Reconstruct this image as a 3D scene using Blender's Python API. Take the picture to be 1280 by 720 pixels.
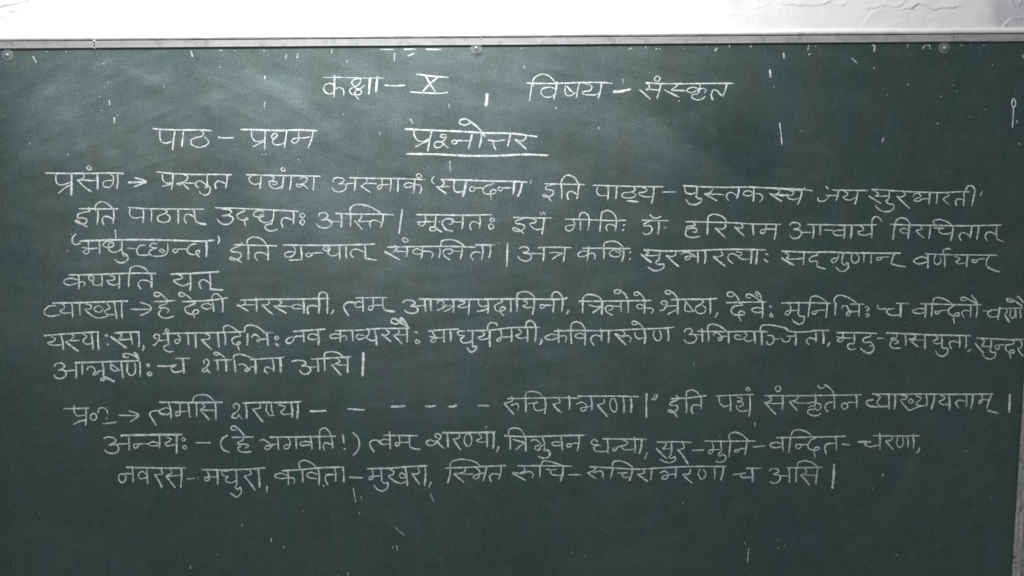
import bpy, math, random
import numpy as np

for o in list(bpy.data.objects):
    bpy.data.objects.remove(o, do_unlink=True)
scene = bpy.context.scene
COL = scene.collection
random.seed(7)
rng = np.random.default_rng(7)

# ------------------------------------------------------------------ camera
F, DIST = 1000.0, 1.45                      # focal length in photo pixels, metres to the board
PITCH, ROLL = math.radians(6.2), math.radians(-0.42)
cam_data = bpy.data.cameras.new('camera')
cam = bpy.data.objects.new('camera', cam_data)
COL.objects.link(cam)
cam_data.sensor_width = 36.0
cam_data.lens = 36.0 * F / 1280.0
cam_data.clip_start, cam_data.clip_end = 0.01, 100
cam.location = (0, -DIST, 0)
from mathutils import Matrix
cam.matrix_world = (Matrix.Translation((0, -DIST, 0)) @ Matrix.Rotation(math.pi/2 - PITCH, 4, 'X')
                    @ Matrix.Rotation(ROLL, 4, 'Z'))
scene.camera = cam
R3 = np.array(cam.matrix_world.to_3x3())

def to_board(px, py):
    """photo pixel -> (x, z) on the board plane y = 0 (numpy arrays welcome)"""
    px = np.asarray(px, float); py = np.asarray(py, float)
    v = np.stack([(px-640)/F, -(py-360)/F, -np.ones_like(px)])
    w = np.tensordot(R3, v, axes=1)
    t = DIST / w[1]
    return w[0]*t, w[2]*t

def to_photo(x, z):
    x = np.asarray(x, float); z = np.asarray(z, float)
    v = np.tensordot(R3.T, np.stack([x, np.full_like(x, DIST), z]), axes=1)
    return 640 - F*v[0]/v[2], 360 + F*v[1]/v[2]

# ------------------------------------------------------------------ world, lamps, exposure
world = bpy.data.worlds.new('World'); scene.world = world
world.use_nodes = True
wb = world.node_tree.nodes['Background']
wb.inputs['Color'].default_value = (0.93, 0.97, 1.0, 1)
wb.inputs['Strength'].default_value = 0.37

def area(name, loc, rot, sx, sy, power, color):
    l = bpy.data.lights.new(name, 'AREA'); l.shape = 'RECTANGLE'
    l.size, l.size_y, l.energy, l.color = sx, sy, power, color
    o = bpy.data.objects.new(name, l); COL.objects.link(o)
    o.location = loc; o.rotation_euler = rot
    return o
# fluorescent tube on the wall above the board, left of the middle
area('tube_lamp', (-0.27, -0.55, 0.86), (math.radians(55), 0, 0), 0.9, 0.10, 20.5, (0.975, 0.985, 1.0))

scene.view_settings.view_transform = 'Standard'
scene.view_settings.look = 'None'
scene.view_settings.exposure = 0.0
scene.view_settings.gamma = 1.0
scene.render.engine = 'CYCLES'
scene.render.resolution_x, scene.render.resolution_y = 1024, 576

# ------------------------------------------------------------------ materials
def mat(name):
    m = bpy.data.materials.new(name); m.use_nodes = True
    nt = m.node_tree
    return m, nt, nt.nodes['Principled BSDF']

class G:
    """tiny node-graph helper"""
    def __init__(s, nt): s.nt = nt
    def new(s, t, **kw):
        n = s.nt.nodes.new(t)
        for k, v in kw.items(): setattr(n, k, v)
        return n
    def link(s, a, b): s.nt.links.new(a, b)
    def coords(s, scale=(1, 1, 1)):
        tc = s.new('ShaderNodeTexCoord'); mp = s.new('ShaderNodeMapping')
        mp.inputs['Scale'].default_value = scale
        s.link(tc.outputs['Object'], mp.inputs['Vector']); return mp.outputs['Vector']
    def noise(s, vec, scale, detail=4, rough=.55, dist=0):
        n = s.new('ShaderNodeTexNoise'); n.inputs['Scale'].default_value = scale
        n.inputs['Detail'].default_value = detail; n.inputs['Roughness'].default_value = rough
        n.inputs['Distortion'].default_value = dist
        s.link(vec, n.inputs['Vector']); return n.outputs['Fac']
    def ramp(s, fac, lo, hi, a=0.0, b=1.0):
        m = s.new('ShaderNodeMapRange'); m.inputs['From Min'].default_value = lo
        m.inputs['From Max'].default_value = hi; m.inputs['To Min'].default_value = a
        m.inputs['To Max'].default_value = b; s.link(fac, m.inputs['Value']); return m.outputs['Result']
    def math(s, op, a, b):
        m = s.new('ShaderNodeMath', operation=op)
        for i, v in enumerate((a, b)):
            if isinstance(v, (int, float)): m.inputs[i].default_value = v
            else: s.link(v, m.inputs[i])
        return m.outputs[0]
    def mix(s, fac, a, b):
        m = s.new('ShaderNodeMix', data_type='RGBA')
        for i, v in ((0, fac), (6, a), (7, b)):
            if isinstance(v, (int, float)): m.inputs[i].default_value = v
            elif isinstance(v, tuple): m.inputs[i].default_value = (*v, 1)
            else: s.link(v, m.inputs[i])
        return m.outputs[2]
    def attr(s, name):
        a = s.new('ShaderNodeAttribute'); a.attribute_name = name; return a.outputs['Fac']
    def bump(s, h, strength, dist, bsdf):
        b = s.new('ShaderNodeBump'); b.inputs['Strength'].default_value = strength
        b.inputs['Distance'].default_value = dist; s.link(h, b.inputs['Height'])
        s.link(b.outputs['Normal'], bsdf.inputs['Normal'])

# painted board: dark green paint, chalk dust by the 'dust' attribute
M_board, nt, bs = mat('board_paint'); g = G(nt)
v = g.coords(); vs = g.coords((1, 1, .35)); vh = g.coords((.4, 1, 1))
hue = g.noise(v, 7, 5, .6)
base = g.mix(g.ramp(hue, .35, .65), (.0150, .044, .032), (.0160, .041, .039))
hue2 = g.noise(vs, 16, 4, .6, .5)
base = g.mix(g.ramp(hue2, .40, .68), base, (.024, .039, .027))
# fine speckle: pores and dust grains
grain = g.noise(v, 330, 3, .7)
grain2 = g.noise(vs, 150, 4, .7)
wipe = g.noise(vh, 42, 5, .65, .6)
dust = g.attr('dust')
d = g.math('MULTIPLY', dust, g.ramp(grain, .25, .75, .45, 1.55))
d = g.math('MULTIPLY', d, g.ramp(wipe, .3, .7, .84, 1.16))
d = g.math('ADD', d, g.ramp(grain2, .52, .90, 0, .10))
speck = g.noise(g.coords((1, 1, .8)), 520, 2, .5)
d = g.math('ADD', d, g.ramp(speck, .70, .82, 0, .14))
d = g.math('ADD', d, g.ramp(g.noise(g.coords((1,1,.5)), 24, 6, .7, .8), .45, .8, 0, .035))
pits = g.ramp(g.noise(v, 300, 3, .6), .28, .42, .55, 1.0)
col = g.mix(d, base, (.35, .43, .43))
dk = g.new('ShaderNodeMix', data_type='RGBA', blend_type='MULTIPLY'); dk.inputs[0].default_value = 1
g.link(col, dk.inputs[6]); g.link(pits, dk.inputs[7])
g.link(dk.outputs[2], bs.inputs['Base Color'])
g.link(g.ramp(d, 0, .35, .46, .68), bs.inputs['Roughness'])
bs.inputs['Specular IOR Level'].default_value = .36
g.bump(g.math('ADD', grain, g.noise(v, 60, 3, .6)), .22, .0006, bs)

# chalk
M_chalk, nt, bs = mat('white_chalk'); g = G(nt)
bs.inputs['Base Color'].default_value = (.80, .84, .82, 1)
bs.inputs['Roughness'].default_value = .95
bs.inputs['Specular IOR Level'].default_value = .1
v = g.coords()
e = g.attr('edge'); pr = g.attr('press')
gr = g.ramp(g.noise(v, 900, 2, .6), .30, .55, .30, 1.0)
gr2 = g.ramp(g.noise(v, 300, 3, .7), .32, .56, .62, 1.0)
al = g.math('MULTIPLY', g.math('MULTIPLY', gr, gr2), pr)
edge_f = g.ramp(e, .42, 1.0, 1.0, .0)
al = g.math('MULTIPLY', al, edge_f)
g.link(al, bs.inputs['Alpha'])

# aluminium rail, dulled and dusty
M_alu, nt, bs = mat('dull_aluminium'); g = G(nt)
v = g.coords(); vx = g.coords((.05, 1, 1))
c = g.mix(g.ramp(g.noise(vx, 260, 3, .6), .3, .7), (.31, .305, .308), (.40, .395, .392))
c = g.mix(g.ramp(g.noise(v, 38, 5, .7), .52, .72), c, (.20, .205, .19))
c = g.mix(g.ramp(g.noise(v, 230, 3, .6), .62, .75), c, (.50, .50, .48))
g.link(c, bs.inputs['Base Color'])
bs.inputs['Metallic'].default_value = .25
g.link(g.ramp(g.noise(v, 90, 3, .6), .3, .7, .42, .65), bs.inputs['Roughness'])
g.bump(g.noise(v, 300, 3, .6), .25, .0005, bs)

M_alu2, nt, bs = mat('weathered_aluminium'); g = G(nt)
v = g.coords(); vz = g.coords((1, 1, .12))
c = g.mix(g.ramp(g.noise(vz, 210, 4, .7), .35, .65), (.24, .245, .235), (.42, .425, .41))
c = g.mix(g.ramp(g.noise(v, 120, 4, .7), .52, .66), c, (.11, .11, .105))
g.link(c, bs.inputs['Base Color'])
bs.inputs['Metallic'].default_value = .2; bs.inputs['Roughness'].default_value = .6
g.bump(g.noise(vz, 400, 4, .7), .5, .0008, bs)

# wall
M_wall, nt, bs = mat('whitewashed_plaster'); g = G(nt)
v = g.coords()
c = g.mix(g.ramp(g.noise(v, 9, 5, .6), .35, .7), (.80, .79, .775), (.74, .725, .73))
c = g.mix(g.ramp(g.noise(v, 26, 5, .6), .60, .76, 0, .5), c, (.70, .68, .62))
c = g.mix(g.ramp(g.noise(v, 420, 2, .5), .72, .78, 0, .5), c, (.35, .34, .32))
c = g.mix(g.attr('bare'), c, (.50, .47, .50))
g.link(c, bs.inputs['Base Color'])
bs.inputs['Roughness'].default_value = .9
g.bump(g.math('ADD', g.noise(v, 120, 5, .6), g.noise(v, 25, 4, .6)), .35, .0015, bs)

M_dark, nt, bs = mat('gap_shade_and_core')  # dark colour for the painted shade in the rail gap and the hardboard core
bs.inputs['Base Color'].default_value = (.07, .07, .065, 1); bs.inputs['Roughness'].default_value = .9
M_plastic, nt, bs = mat('clear_plastic')
bs.inputs['Base Color'].default_value = (.60, .66, .66, 1); bs.inputs['Roughness'].default_value = .4
bs.inputs['Alpha'].default_value = .17
M_screw, nt, bs = mat('steel_screw')
bs.inputs['Base Color'].default_value = (.40, .41, .40, 1); bs.inputs['Metallic'].default_value = .5
bs.inputs['Roughness'].default_value = .55

# ------------------------------------------------------------------ helpers
def obj(name, verts, faces, m, parent=None, label=None, smooth=False):
    me = bpy.data.meshes.new(name); me.from_pydata([tuple(map(float, p)) for p in verts], [], faces)
    me.materials.append(m); me.update()
    if smooth:
        for p in me.polygons: p.use_smooth = True
    o = bpy.data.objects.new(name, me); COL.objects.link(o)
    if parent: o.parent = parent
    if label: o['label'] = label
    return o

def extrude_profile(name, prof, axis, a, b, m, parent, n=1, wob=0.0, label=None):
    """closed profile [(y, u)] swept along x (axis 'x', u = z) or z (axis 'z', u = x)"""
    V, Fc = [], []
    k = len(prof)
    for i in range(n+1):
        t = a + (b-a)*i/n
        dy, du = (rng.normal(0, wob), rng.normal(0, wob)) if wob else (0, 0)
        for (y, u) in prof:
            V.append((t, y+dy, u+du) if axis == 'x' else (u+du, y+dy, t))
    for i in range(n):
        for j in range(k):
            p, q = i*k+j, i*k+(j+1) % k
            Fc.append((p, q, q+k, p+k))
    Fc.append(tuple(range(k))[::-1]); Fc.append(tuple(range(n*k, n*k+k)))
    o = obj(name, V, Fc, m, parent, label)
    import bmesh
    bm = bmesh.new(); bm.from_mesh(o.data); bmesh.ops.recalc_face_normals(bm, faces=bm.faces)
    bm.to_mesh(o.data); bm.free()
    return o

def vnoise(X, Y, scale, seed, octaves=4, rough=.5):
    """smooth value noise sampled at arrays X, Y"""
    r = np.random.default_rng(seed); out = np.zeros_like(X); amp, tot = 1.0, 0
    for k in range(octaves):
        T = r.random((64, 64)); x = X/scale + 17.3*k; y = Y/scale + 5.1*k
        xi, yi = np.floor(x).astype(int), np.floor(y).astype(int)
        fx, fy = x-xi, y-yi; fx = fx*fx*(3-2*fx); fy = fy*fy*(3-2*fy)
        t = lambda a, b: T[a % 64, b % 64]
        out += amp*((t(xi, yi)*(1-fx)+t(xi+1, yi)*fx)*(1-fy)+(t(xi, yi+1)*(1-fx)+t(xi+1, yi+1)*fx)*fy)
        tot += amp; amp *= rough; scale /= 2
    return out/tot

def sstep(x, a, b):
    t = np.clip((x-a)/(b-a), 0, 1); return t*t*(3-2*t)

def set_attr(me, name, arr):
    a = me.attributes.new(name, 'FLOAT', 'POINT'); a.data.foreach_set('value', np.asarray(arr, np.float32).ravel())

def grid_mesh(name, xs, zs, Y, m, parent=None):
    nx, nz = len(xs), len(zs)
    X, Z = np.meshgrid(xs, zs)
    V = np.stack([X, Y, Z], -1).reshape(-1, 3)
    i = np.arange(nx-1)[None, :] + nx*np.arange(nz-1)[:, None]
    Q = np.stack([i, i+1, i+nx+1, i+nx], -1).reshape(-1, 4)
    me = bpy.data.meshes.new(name)
    me.vertices.add(len(V)); me.vertices.foreach_set('co', V.astype(np.float32).ravel())
    me.loops.add(Q.size); me.loops.foreach_set('vertex_index', Q.ravel().astype(np.int32))
    me.polygons.add(len(Q)); me.polygons.foreach_set('loop_start', np.arange(0, Q.size, 4, dtype=np.int32))
    me.update(calc_edges=True); me.validate()
    me.polygons.foreach_set('use_smooth', np.ones(len(me.polygons), bool))
    me.materials.append(m)
    o = bpy.data.objects.new(name, me); COL.objects.link(o)
    if parent: o.parent = parent
    return o

# ------------------------------------------------------------------ wall (the setting)
ZT, XR = 0.2735, 0.9443                     # upper and right edge of the green surface
XL, ZB = -1.12, -0.86                       # its other edges, outside the photograph
xs = np.concatenate([np.linspace(-3.0, -1.02, 12), np.arange(-1.0, 1.02, .0018), np.linspace(1.04, 3.0, 12)])
zs = np.concatenate([np.linspace(-1.6, .27, 8), np.arange(.276, .43, .0018), np.linspace(.44, 1.9, 10)])
X, Z = np.meshgrid(xs, zs)
PX, PY = to_photo(X, Z)
H = .0012*vnoise(X, Z, .11, 3) + .0006*vnoise(X, Z, .02, 4)
bare = np.zeros_like(X)
# edges of flaking paint: (points in the photograph, height, width, which side stands proud)
FLAKES = [
 ([(985, 5), (1000, 6), (1012, 6.5), (1026, 5.5), (1033, 3.5), (1038, 1.2)], 1.6, 10, 1),
 ([(1040, 3.5), (1046, 6), (1051, 8.5), (1055, 6)], 1.3, 8, 1),
 ([(1088, 10.5), (1096, 10), (1102, 7), (1110, 7), (1118, 9), (1125, 7.5), (1130, 4.5)], 1.6, 10, 1),
 ([(1134, 11), (1140, 10), (1145, 6), (1149, 4), (1153, 5), (1158, 7.5), (1163, 10.5), (1168, 11.3), (1176, 10.5), (1184, 9.8), (1191, 8.8), (1199, 8)], 2.2, 11, 1),
 ([(1132, 13.5), (1140, 14), (1148, 17), (1153, 18.5)], .8, 8, -1),
 ([(1155, 23.5), (1161, 21.5), (1167, 20)], .8, 6, -1),
 ([(1163, 36), (1171, 35.5), (1177, 34)], 2.6, 4, 1),
 ([(1249, 40), (1253, 35), (1257, 30), (1262, 25), (1265, 22), (1271, 22), (1280, 19.5), (1290, 18)], 3.2, 7, -1),
 ([(1264, -4), (1264, 5), (1268, 8), (1274, 7), (1277, 4), (1278, -4)], 1.5, 6, 1),
 ([(1074, 36), (1081, 25), (1091, 15), (1102, 9)], .8, 10, -1),
 ([(1103, 36), (1114, 31.5), (1126, 29)], .6, 8, 1),
 ([(1129, 35.5), (1137, 34.3)], .9, 4, 1),
 ([(-10, 9), (0, 8), (6, 6.5), (12, 5), (20, 4.5), (28, 2.2), (38, -1)], 2.9, 10, 1),
 ([(13, 13.3), (22, 13.2), (29, 12)], 2.6, 5, 1),
 ([(-4, 21.5), (4, 21.5)], 1.2, 6, 1),
 ([(948, 9.5), (954, 8), (961, 4.5)], .9, 7, 1),
 ([(1096, 14), (1103, 15), (1108, 13)], .6, 5, 1),
 ([(1236, 34), (1242, 33.5), (1247, 34.5)], .8, 4, -1),
 ([(900, 19), (912, 19.5), (930, 18)], .4, 6, 1),
]
for pts, hh, wd, side in FLAKES:
    pts = np.array(pts, float)
    sel = (PX > pts[:, 0].min()-wd-6) & (PX < pts[:, 0].max()+wd+6) & (PY > pts[:, 1].min()-wd-6) & (PY < pts[:, 1].max()+wd+6)
    qx, qy = PX[sel], PY[sel]
    jit = 2.4*(vnoise(qx, qy, 6, 11)-.5)
    best = np.full(qx.shape, 1e9); sd = np.zeros_like(best); tt = np.zeros_like(best)
    for a, b in zip(pts[:-1], pts[1:]):
        dvec = b-a; L2 = dvec@dvec
        t = np.clip(((qx-a[0])*dvec[0]+(qy-a[1])*dvec[1])/L2, 0, 1)
        cx, cy = a[0]+t*dvec[0], a[1]+t*dvec[1]
        d_ = np.hypot(qx-cx, qy-cy); s_ = np.sign((qx-a[0])*dvec[1]-(qy-a[1])*dvec[0])
        m_ = d_ < best; best[m_] = d_[m_]; sd[m_] = s_[m_]
    sdist = best*sd*side + jit
    lip = np.where(sdist > 0, np.exp(-sdist/wd*2.4), 0) * sstep(sdist, -.6, .5)
    H[sel] += hh*.0010*lip*(.35+1.1*vnoise(qx, qy, 11, 13))
# bare patch of old plaster in the corner
bare += np.clip(sstep(PX, 1235, 1262)*sstep(PY, -6, 14)*(1-sstep(PY, 30, 40))*vnoise(PX, PY, 14, 21)*1.1, 0, .8)
bare += .55*sstep(vnoise(PX, PY*1.4, 60, 22), .5, .75)*sstep(PX, 1080, 1240)
bare += .25*sstep(vnoise(PX, PY*2.0, 46, 23), .55, .75)
wall = grid_mesh('wall', xs, zs, .004 - H, M_wall)
set_attr(wall.data, 'bare', np.clip(bare, 0, .8))
wall['kind'] = 'structure'
wall['label'] = 'whitewashed plaster wall with flaking paint above the chalkboard'

# ------------------------------------------------------------------ the chalkboard
board = bpy.data.objects.new('chalkboard', None); COL.objects.link(board)
board.location = (0, 0, 0)
board['label'] = 'dark green chalkboard in an aluminium frame covered with white Devanagari handwriting'
board['category'] = 'chalkboard'

xs = np.append(np.arange(XL, XR-.001, .0035), XR); zs = np.append(np.arange(ZB, ZT-.001, .0035), ZT)
X, Z = np.meshgrid(xs, zs)
PX, PY = to_photo(X, Z)
N1 = vnoise(PX, PY, 190, 31, 5, .55); N2 = vnoise(PX, PY*2.2, 70, 32, 5, .6)
NV = vnoise(PX, PY*.28, 17, 33, 4, .6); NH = vnoise(PX*.35+PY*.25, PY, 22, 34, 4, .6)
left = 1-sstep(PX, 560, 1010); top = 1-sstep(PY, 120, 520)
dust = .045 + .13*left*(1-sstep(PY, 150, 620)) + .055*(1-sstep(PY, 60, 420))*(1-sstep(PX, 800, 1100))
dust += .035*(1-sstep(PX, 900, 1280))*(1-sstep(PY, 380, 640))
dust *= .50 + 1.0*N1
dust *= .66 + .68*N2
dust *= .82 + .36*NV
dust *= .78 + .44*NH
def streaks(deg, ln, wd, seed):
    a = math.radians(deg); u = PX*math.cos(a)+PY*math.sin(a); w = -PX*math.sin(a)+PY*math.cos(a)
    w = w + .0006*(u-400)**2/2
    return vnoise(u*wd/ln, w, wd, seed, 4, .6)
k1 = 1-sstep(PX, 170, 330)
S1 = streaks(-32, 90, 7, 51); S2 = streaks(22, 110, 8, 52); S3 = streaks(-6, 150, 9, 53)
k3 = sstep(PY, 190, 330)
S = (k1*S1 + (1-k1)*S2)*(1-k3) + S3*k3
dust *= .70 + .60*S
dust *= .52 + .48*sstep(PX, -20, 85)
dust = dust*(.74+.10*sstep(PY, 200, 420)) + .010*sstep(PY, 250, 450)
# wipes left by the duster: centre, length, width, angle, strength (photograph pixels)
WIPES = [(185, 95, 34, 6, 22, .09), (215, 108, 60, 9, 18, .05), (110, 118, 90, 36, -10, .045), (365, 124, 62, 7, 33, .075),
 (385, 142, 50, 5, 36, .06), (340, 105, 80, 10, 20, .035), (290, 130, 40, 9, 10, .04), (545, 118, 75, 16, -8, .045), (470, 92, 60, 9, -4, .035),
 (620, 125, 70, 12, -5, .035), (745, 140, 90, 26, 14, .055), (790, 178, 70, 26, 36, .055), (700, 195, 80, 24, 5, .035), (845, 185, 60, 16, 34, .045),
 (835, 100, 60, 5, 24, .03), (880, 92, 50, 4, 20, .02), (90, 160, 70, 22, -20, .03), (250, 165, 110, 25, 0, .02), (430, 300, 150, 30, 3, .02),
 (640, 340, 90, 14, 10, .022), (830, 345, 120, 22, -6, .018), (560, 455, 110, 14, -10, .02), (480, 640, 36, 16, 15, .028), (580, 600, 40, 5, 50, .03),
 (760, 620, 70, 12, -8, .025), (800, 560, 60, 20, -40, .02), (880, 545, 30, 9, -70, .03), (900, 530, 26, 7, -75, .025), (1130, 600, 44, 7, -62, .035),
 (1140, 585, 20, 8, -60, .02), (505, 655, 40, 18, 30, .02), (780, 700, 90, 10, -2, .022), (780, 110, 12, 12, 60, .05), (868, 465, 10, 30, 0, .014),
 (330, 560, 60, 16, -12, .014), (1030, 300, 60, 30, 0, .018),
 (285, 90, 50, 4, 8, .05), (342, 104, 42, 4.5, 24, .055), (383, 130, 34, 6, 42, .06), (300, 106, 50, 4, 13, .045), (352, 124, 36, 4, 32, .05), (240, 130, 60, 5, -12, .035),
 (60, 112, 62, 6, -40, .055), (80, 142, 64, 6, -42, .05), (118, 122, 60, 5, -38, .05), (50, 190, 60, 7, -30, .045), (104, 182, 64, 8, -25, .045), (160, 146, 60, 6, -20, .04),
 (35, 150, 40, 8, -50, .045), (230, 178, 60, 6, -8, .035), (560, 210, 70, 5, -4, .035), (480, 205, 50, 6, -8, .03), (655, 150, 80, 8, 12, .03), (600, 90, 90, 6, -3, .03), (690, 225, 110, 9, 6, .022),
 (180, 205, 70, 8, -14, .025), (330, 185, 70, 8, -5, .025), (420, 130, 24, 12, 70, .03), (960, 200, 60, 5, 38, .016), (905, 150, 60, 4, 36, .014), (520, 380, 80, 9, -20, .018), (640, 450, 120, 6, -7, .022), (700, 480, 90, 5, -5, .018), (300, 600, 70, 10, 25, .014), (880, 420, 60, 14, 8, .012),
  (1000, 340, 60, 22, 0, .012), (300, 470, 30, 20, 0, .012), (620, 520, 90, 20, -6, .012)]
for cx, cy, ln, wd, an, st in WIPES:
    a = math.radians(an); dx, dy = PX-cx, PY-cy
    u = dx*math.cos(a)+dy*math.sin(a); w = -dx*math.sin(a)+dy*math.cos(a) + 5*(NH-.5)
    k = np.exp(-(np.abs(u)/ln)**3-(np.abs(w)/wd)**2.4)
    dust += .72*st*k*(.25+1.5*vnoise(u*.12, w*2.2, 6, int(cx)+int(cy)))
for k in range(46):
    x0 = random.uniform(-40, 1250); y0 = random.uniform(90, 690)
    rad = random.uniform(120, 420); a0 = random.uniform(-2.4, -.7) ; da = random.uniform(.15, .45)
    cx, cy = x0-rad*math.cos(a0), y0-rad*math.sin(a0)
    rr = np.hypot(PX-cx, PY-cy); an = np.arctan2(PY-cy, PX-cx)
    wd = random.uniform(2.5, 9)
    kk = np.exp(-((rr-rad)/wd)**2-(np.abs(an-a0)/da)**3)
    dust += (.020 if x0 < 640 and y0 < 260 else .010)*kk*(.3+1.4*vnoise(an*60, rr, 7, 100+k))
ghost = sstep(vnoise(PX, PY*1.3, 9, 61, 3, .7), .60, .80)*sstep(vnoise(PX, PY, 120, 62, 3, .5), .45, .7)
dust += .016*ghost
# the edge where one long wipe stopped
dd = (PX-850)*math.sin(math.radians(33))-(PY-172)*math.cos(math.radians(33))
dust -= .036*sstep(dd, -3, 8)*(1-sstep(dd, 30, 130))*sstep(PX, 800, 845)*(1-sstep(PX, 930, 1000))*(1-sstep(PY, 225, 260))
# cleaner strip close under the rail, dirt towards the bottom
surf = grid_mesh('writing_surface', xs, zs, np.zeros_like(X), M_board, board)
set_attr(surf.data, 'dust', np.clip(dust, .02, .6))
# hardboard core behind the painted face
extrude_profile('backing_panel', [(.0005, ZB-.002), (.0035, ZB-.002), (.0035, ZT+.002), (.0005, ZT+.002)], 'x', XL-.002, XR+.002, M_dark, board)

# upper rail in two lengths, butted at a joint
joint = float(to_board(119, 57)[0])
RP = [(0.0012, ZT), (-.0030, ZT), (-.0036, ZT+.0006), (-.0036, ZT+.0020), (-.0030, ZT+.0026), (-.0031, ZT+.0116), (-.0024, ZT+.0122), (0.0012, ZT+.0122)]
extrude_profile('top_rail', RP, 'x', XL-.02, joint-.0009, M_alu, board, 30, .00006)
extrude_profile('top_rail', RP, 'x', joint+.0009, XR+.024, M_alu, board, 60, .00006)
extrude_profile('rail_gap_shade', [(.0030, ZT+.0123), (.0004, ZT+.0123), (.0004, ZT+.0141), (.0030, ZT+.0141)], 'x', XL-.02, XR+.024, M_dark, board, 80, .00012)  # dark strip painting the shadow in the gap between rail and plaster
# plaster lip above the seam
LP = [(.004, ZT+.0142), (-.0014, ZT+.0142), (-.0034, ZT+.0152), (-.0044, ZT+.0176), (-.0036, ZT+.0206), (-.0010, ZT+.0236), (.004, ZT+.0256)]
lip = extrude_profile('plaster_lip', LP, 'x', XL-.3, XR+.3, M_wall, None, 240, .00022)
for p in lip.data.polygons: p.use_smooth = len(p.vertices) == 4
lip['kind'] = 'structure'; lip['label'] = 'rounded plaster lip along the top of the chalkboard frame'
# side and bottom rails
SP = [(.0012, XR), (-.0042, XR), (-.0050, XR+.0010), (-.0050, XR+.0024), (-.0036, XR+.0034), (-.0036, XR+.0100), (-.0048, XR+.0108),
      (-.0048, XR+.0124), (-.0030, XR+.0134), (-.0030, XR+.0190), (-.0060, XR+.0200), (-.0060, XR+.0236), (.0012, XR+.0236)]
extrude_profile('side_rail', SP, 'z', ZB-.02, ZT-.0002, M_alu2, board, 60, .00010)
extrude_profile('side_rail', [(y, XL-(u-XR)) for y, u in SP], 'z', ZB-.02, ZT-.0002, M_alu2, board, 10, .00006)
extrude_profile('bottom_rail', [(y, ZB-(u-ZT)) for y, u in RP], 'x', XL+.0002, XR-.0002, M_alu2, board, 20, .00006)

def disc_lathe(prof, cx, cz, n=28):
    V, Fc = [], []
    for r, y in prof:
        for i in range(n):
            a = 2*math.pi*i/n; V.append((cx+r*math.cos(a), y, cz+r*math.sin(a)))
    for j in range(len(prof)-1):
        for i in range(n):
            p, q = j*n+i, j*n+(i+1) % n; Fc.append((p, q, q+n, p+n))
    Fc.append(tuple(range((len(prof)-1)*n, len(prof)*n)))
    return V, Fc
for px, py in ((10, 69), (595.5, 61), (1180, 60)):
    cx, cz = map(float, to_board(px, py)); y0 = -.0046 if px == 595.5 else -.0004
    Vv, Ff = disc_lathe([(.0100, y0), (.0100, y0-.0010), (.0090, y0-.0018), (.0078, y0-.0012), (.0066, y0-.0010), (.0054, y0-.0024), (.0046, y0-.0026), (.0040, y0-.0014)], cx, cz)
    w = obj('washer', Vv, Ff, M_plastic, board, smooth=True)
    Vv, Ff = disc_lathe([(.0034, y0-.0015), (.0033, y0-.0032), (.0024, y0-.0042), (.0010, y0-.0046)], cx, cz, 20)
    obj('screw', Vv, Ff, M_screw, w, smooth=True)

# chips of plaster where the two rails meet
for (px, py, s) in ((119, 51.5, 1.15), (119.5, 60.5, .6), (601, 48.5, .8)):
    cx, cz = map(float, to_board(px, py))
    Vv, Ff = disc_lathe([(.0014*s, -.002), (.0013*s, -.0046), (.0006*s, -.0052)], cx, cz, 7)
    Vv = [(x+random.uniform(-.0004, .0004), y, z+random.uniform(-.0004, .0004)) for x, y, z in Vv]
    obj('plaster_chip', Vv, Ff, M_wall, board)

# ------------------------------------------------------------------ chalk strokes
BASE_W = 1.42        # photograph pixels
def spline(P):
    P = np.array(P, float); n = len(P)
    if n == 2:
        L = max(np.hypot(*(P[1]-P[0])), .5); k = max(2, int(L/3))
        t = np.linspace(0, 1, k+1)[:, None]; return P[0]*(1-t)+P[1]*t
    if np.allclose(P[0], P[-1]): E = np.vstack([P[-2], P, P[1]])
    else: E = np.vstack([2*P[0]-P[1], P, 2*P[-1]-P[-2]])
    out = []
    for i in range(n-1):
        p0, p1, p2, p3 = E[i:i+4]
        L = np.hypot(*(p2-p1)); k = max(1, int(math.ceil(L/1.6)))
        # centripetal-like tension keeps corners from overshooting
        m1, m2 = .42*(p2-p0), .42*(p3-p1)
        lim = 1.15*L
        for m in (m1, m2):
            s = np.hypot(*m)
            if s > lim: m *= lim/s
        for j in range(k):
            t = j/k; h = t*t*t; q = t*t
            out.append((2*h-3*q+1)*p1+(h-2*q+t)*m1+(-2*h+3*q)*p2+(h-q)*m2)
    out.append(P[-1]); return np.array(out)

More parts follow.
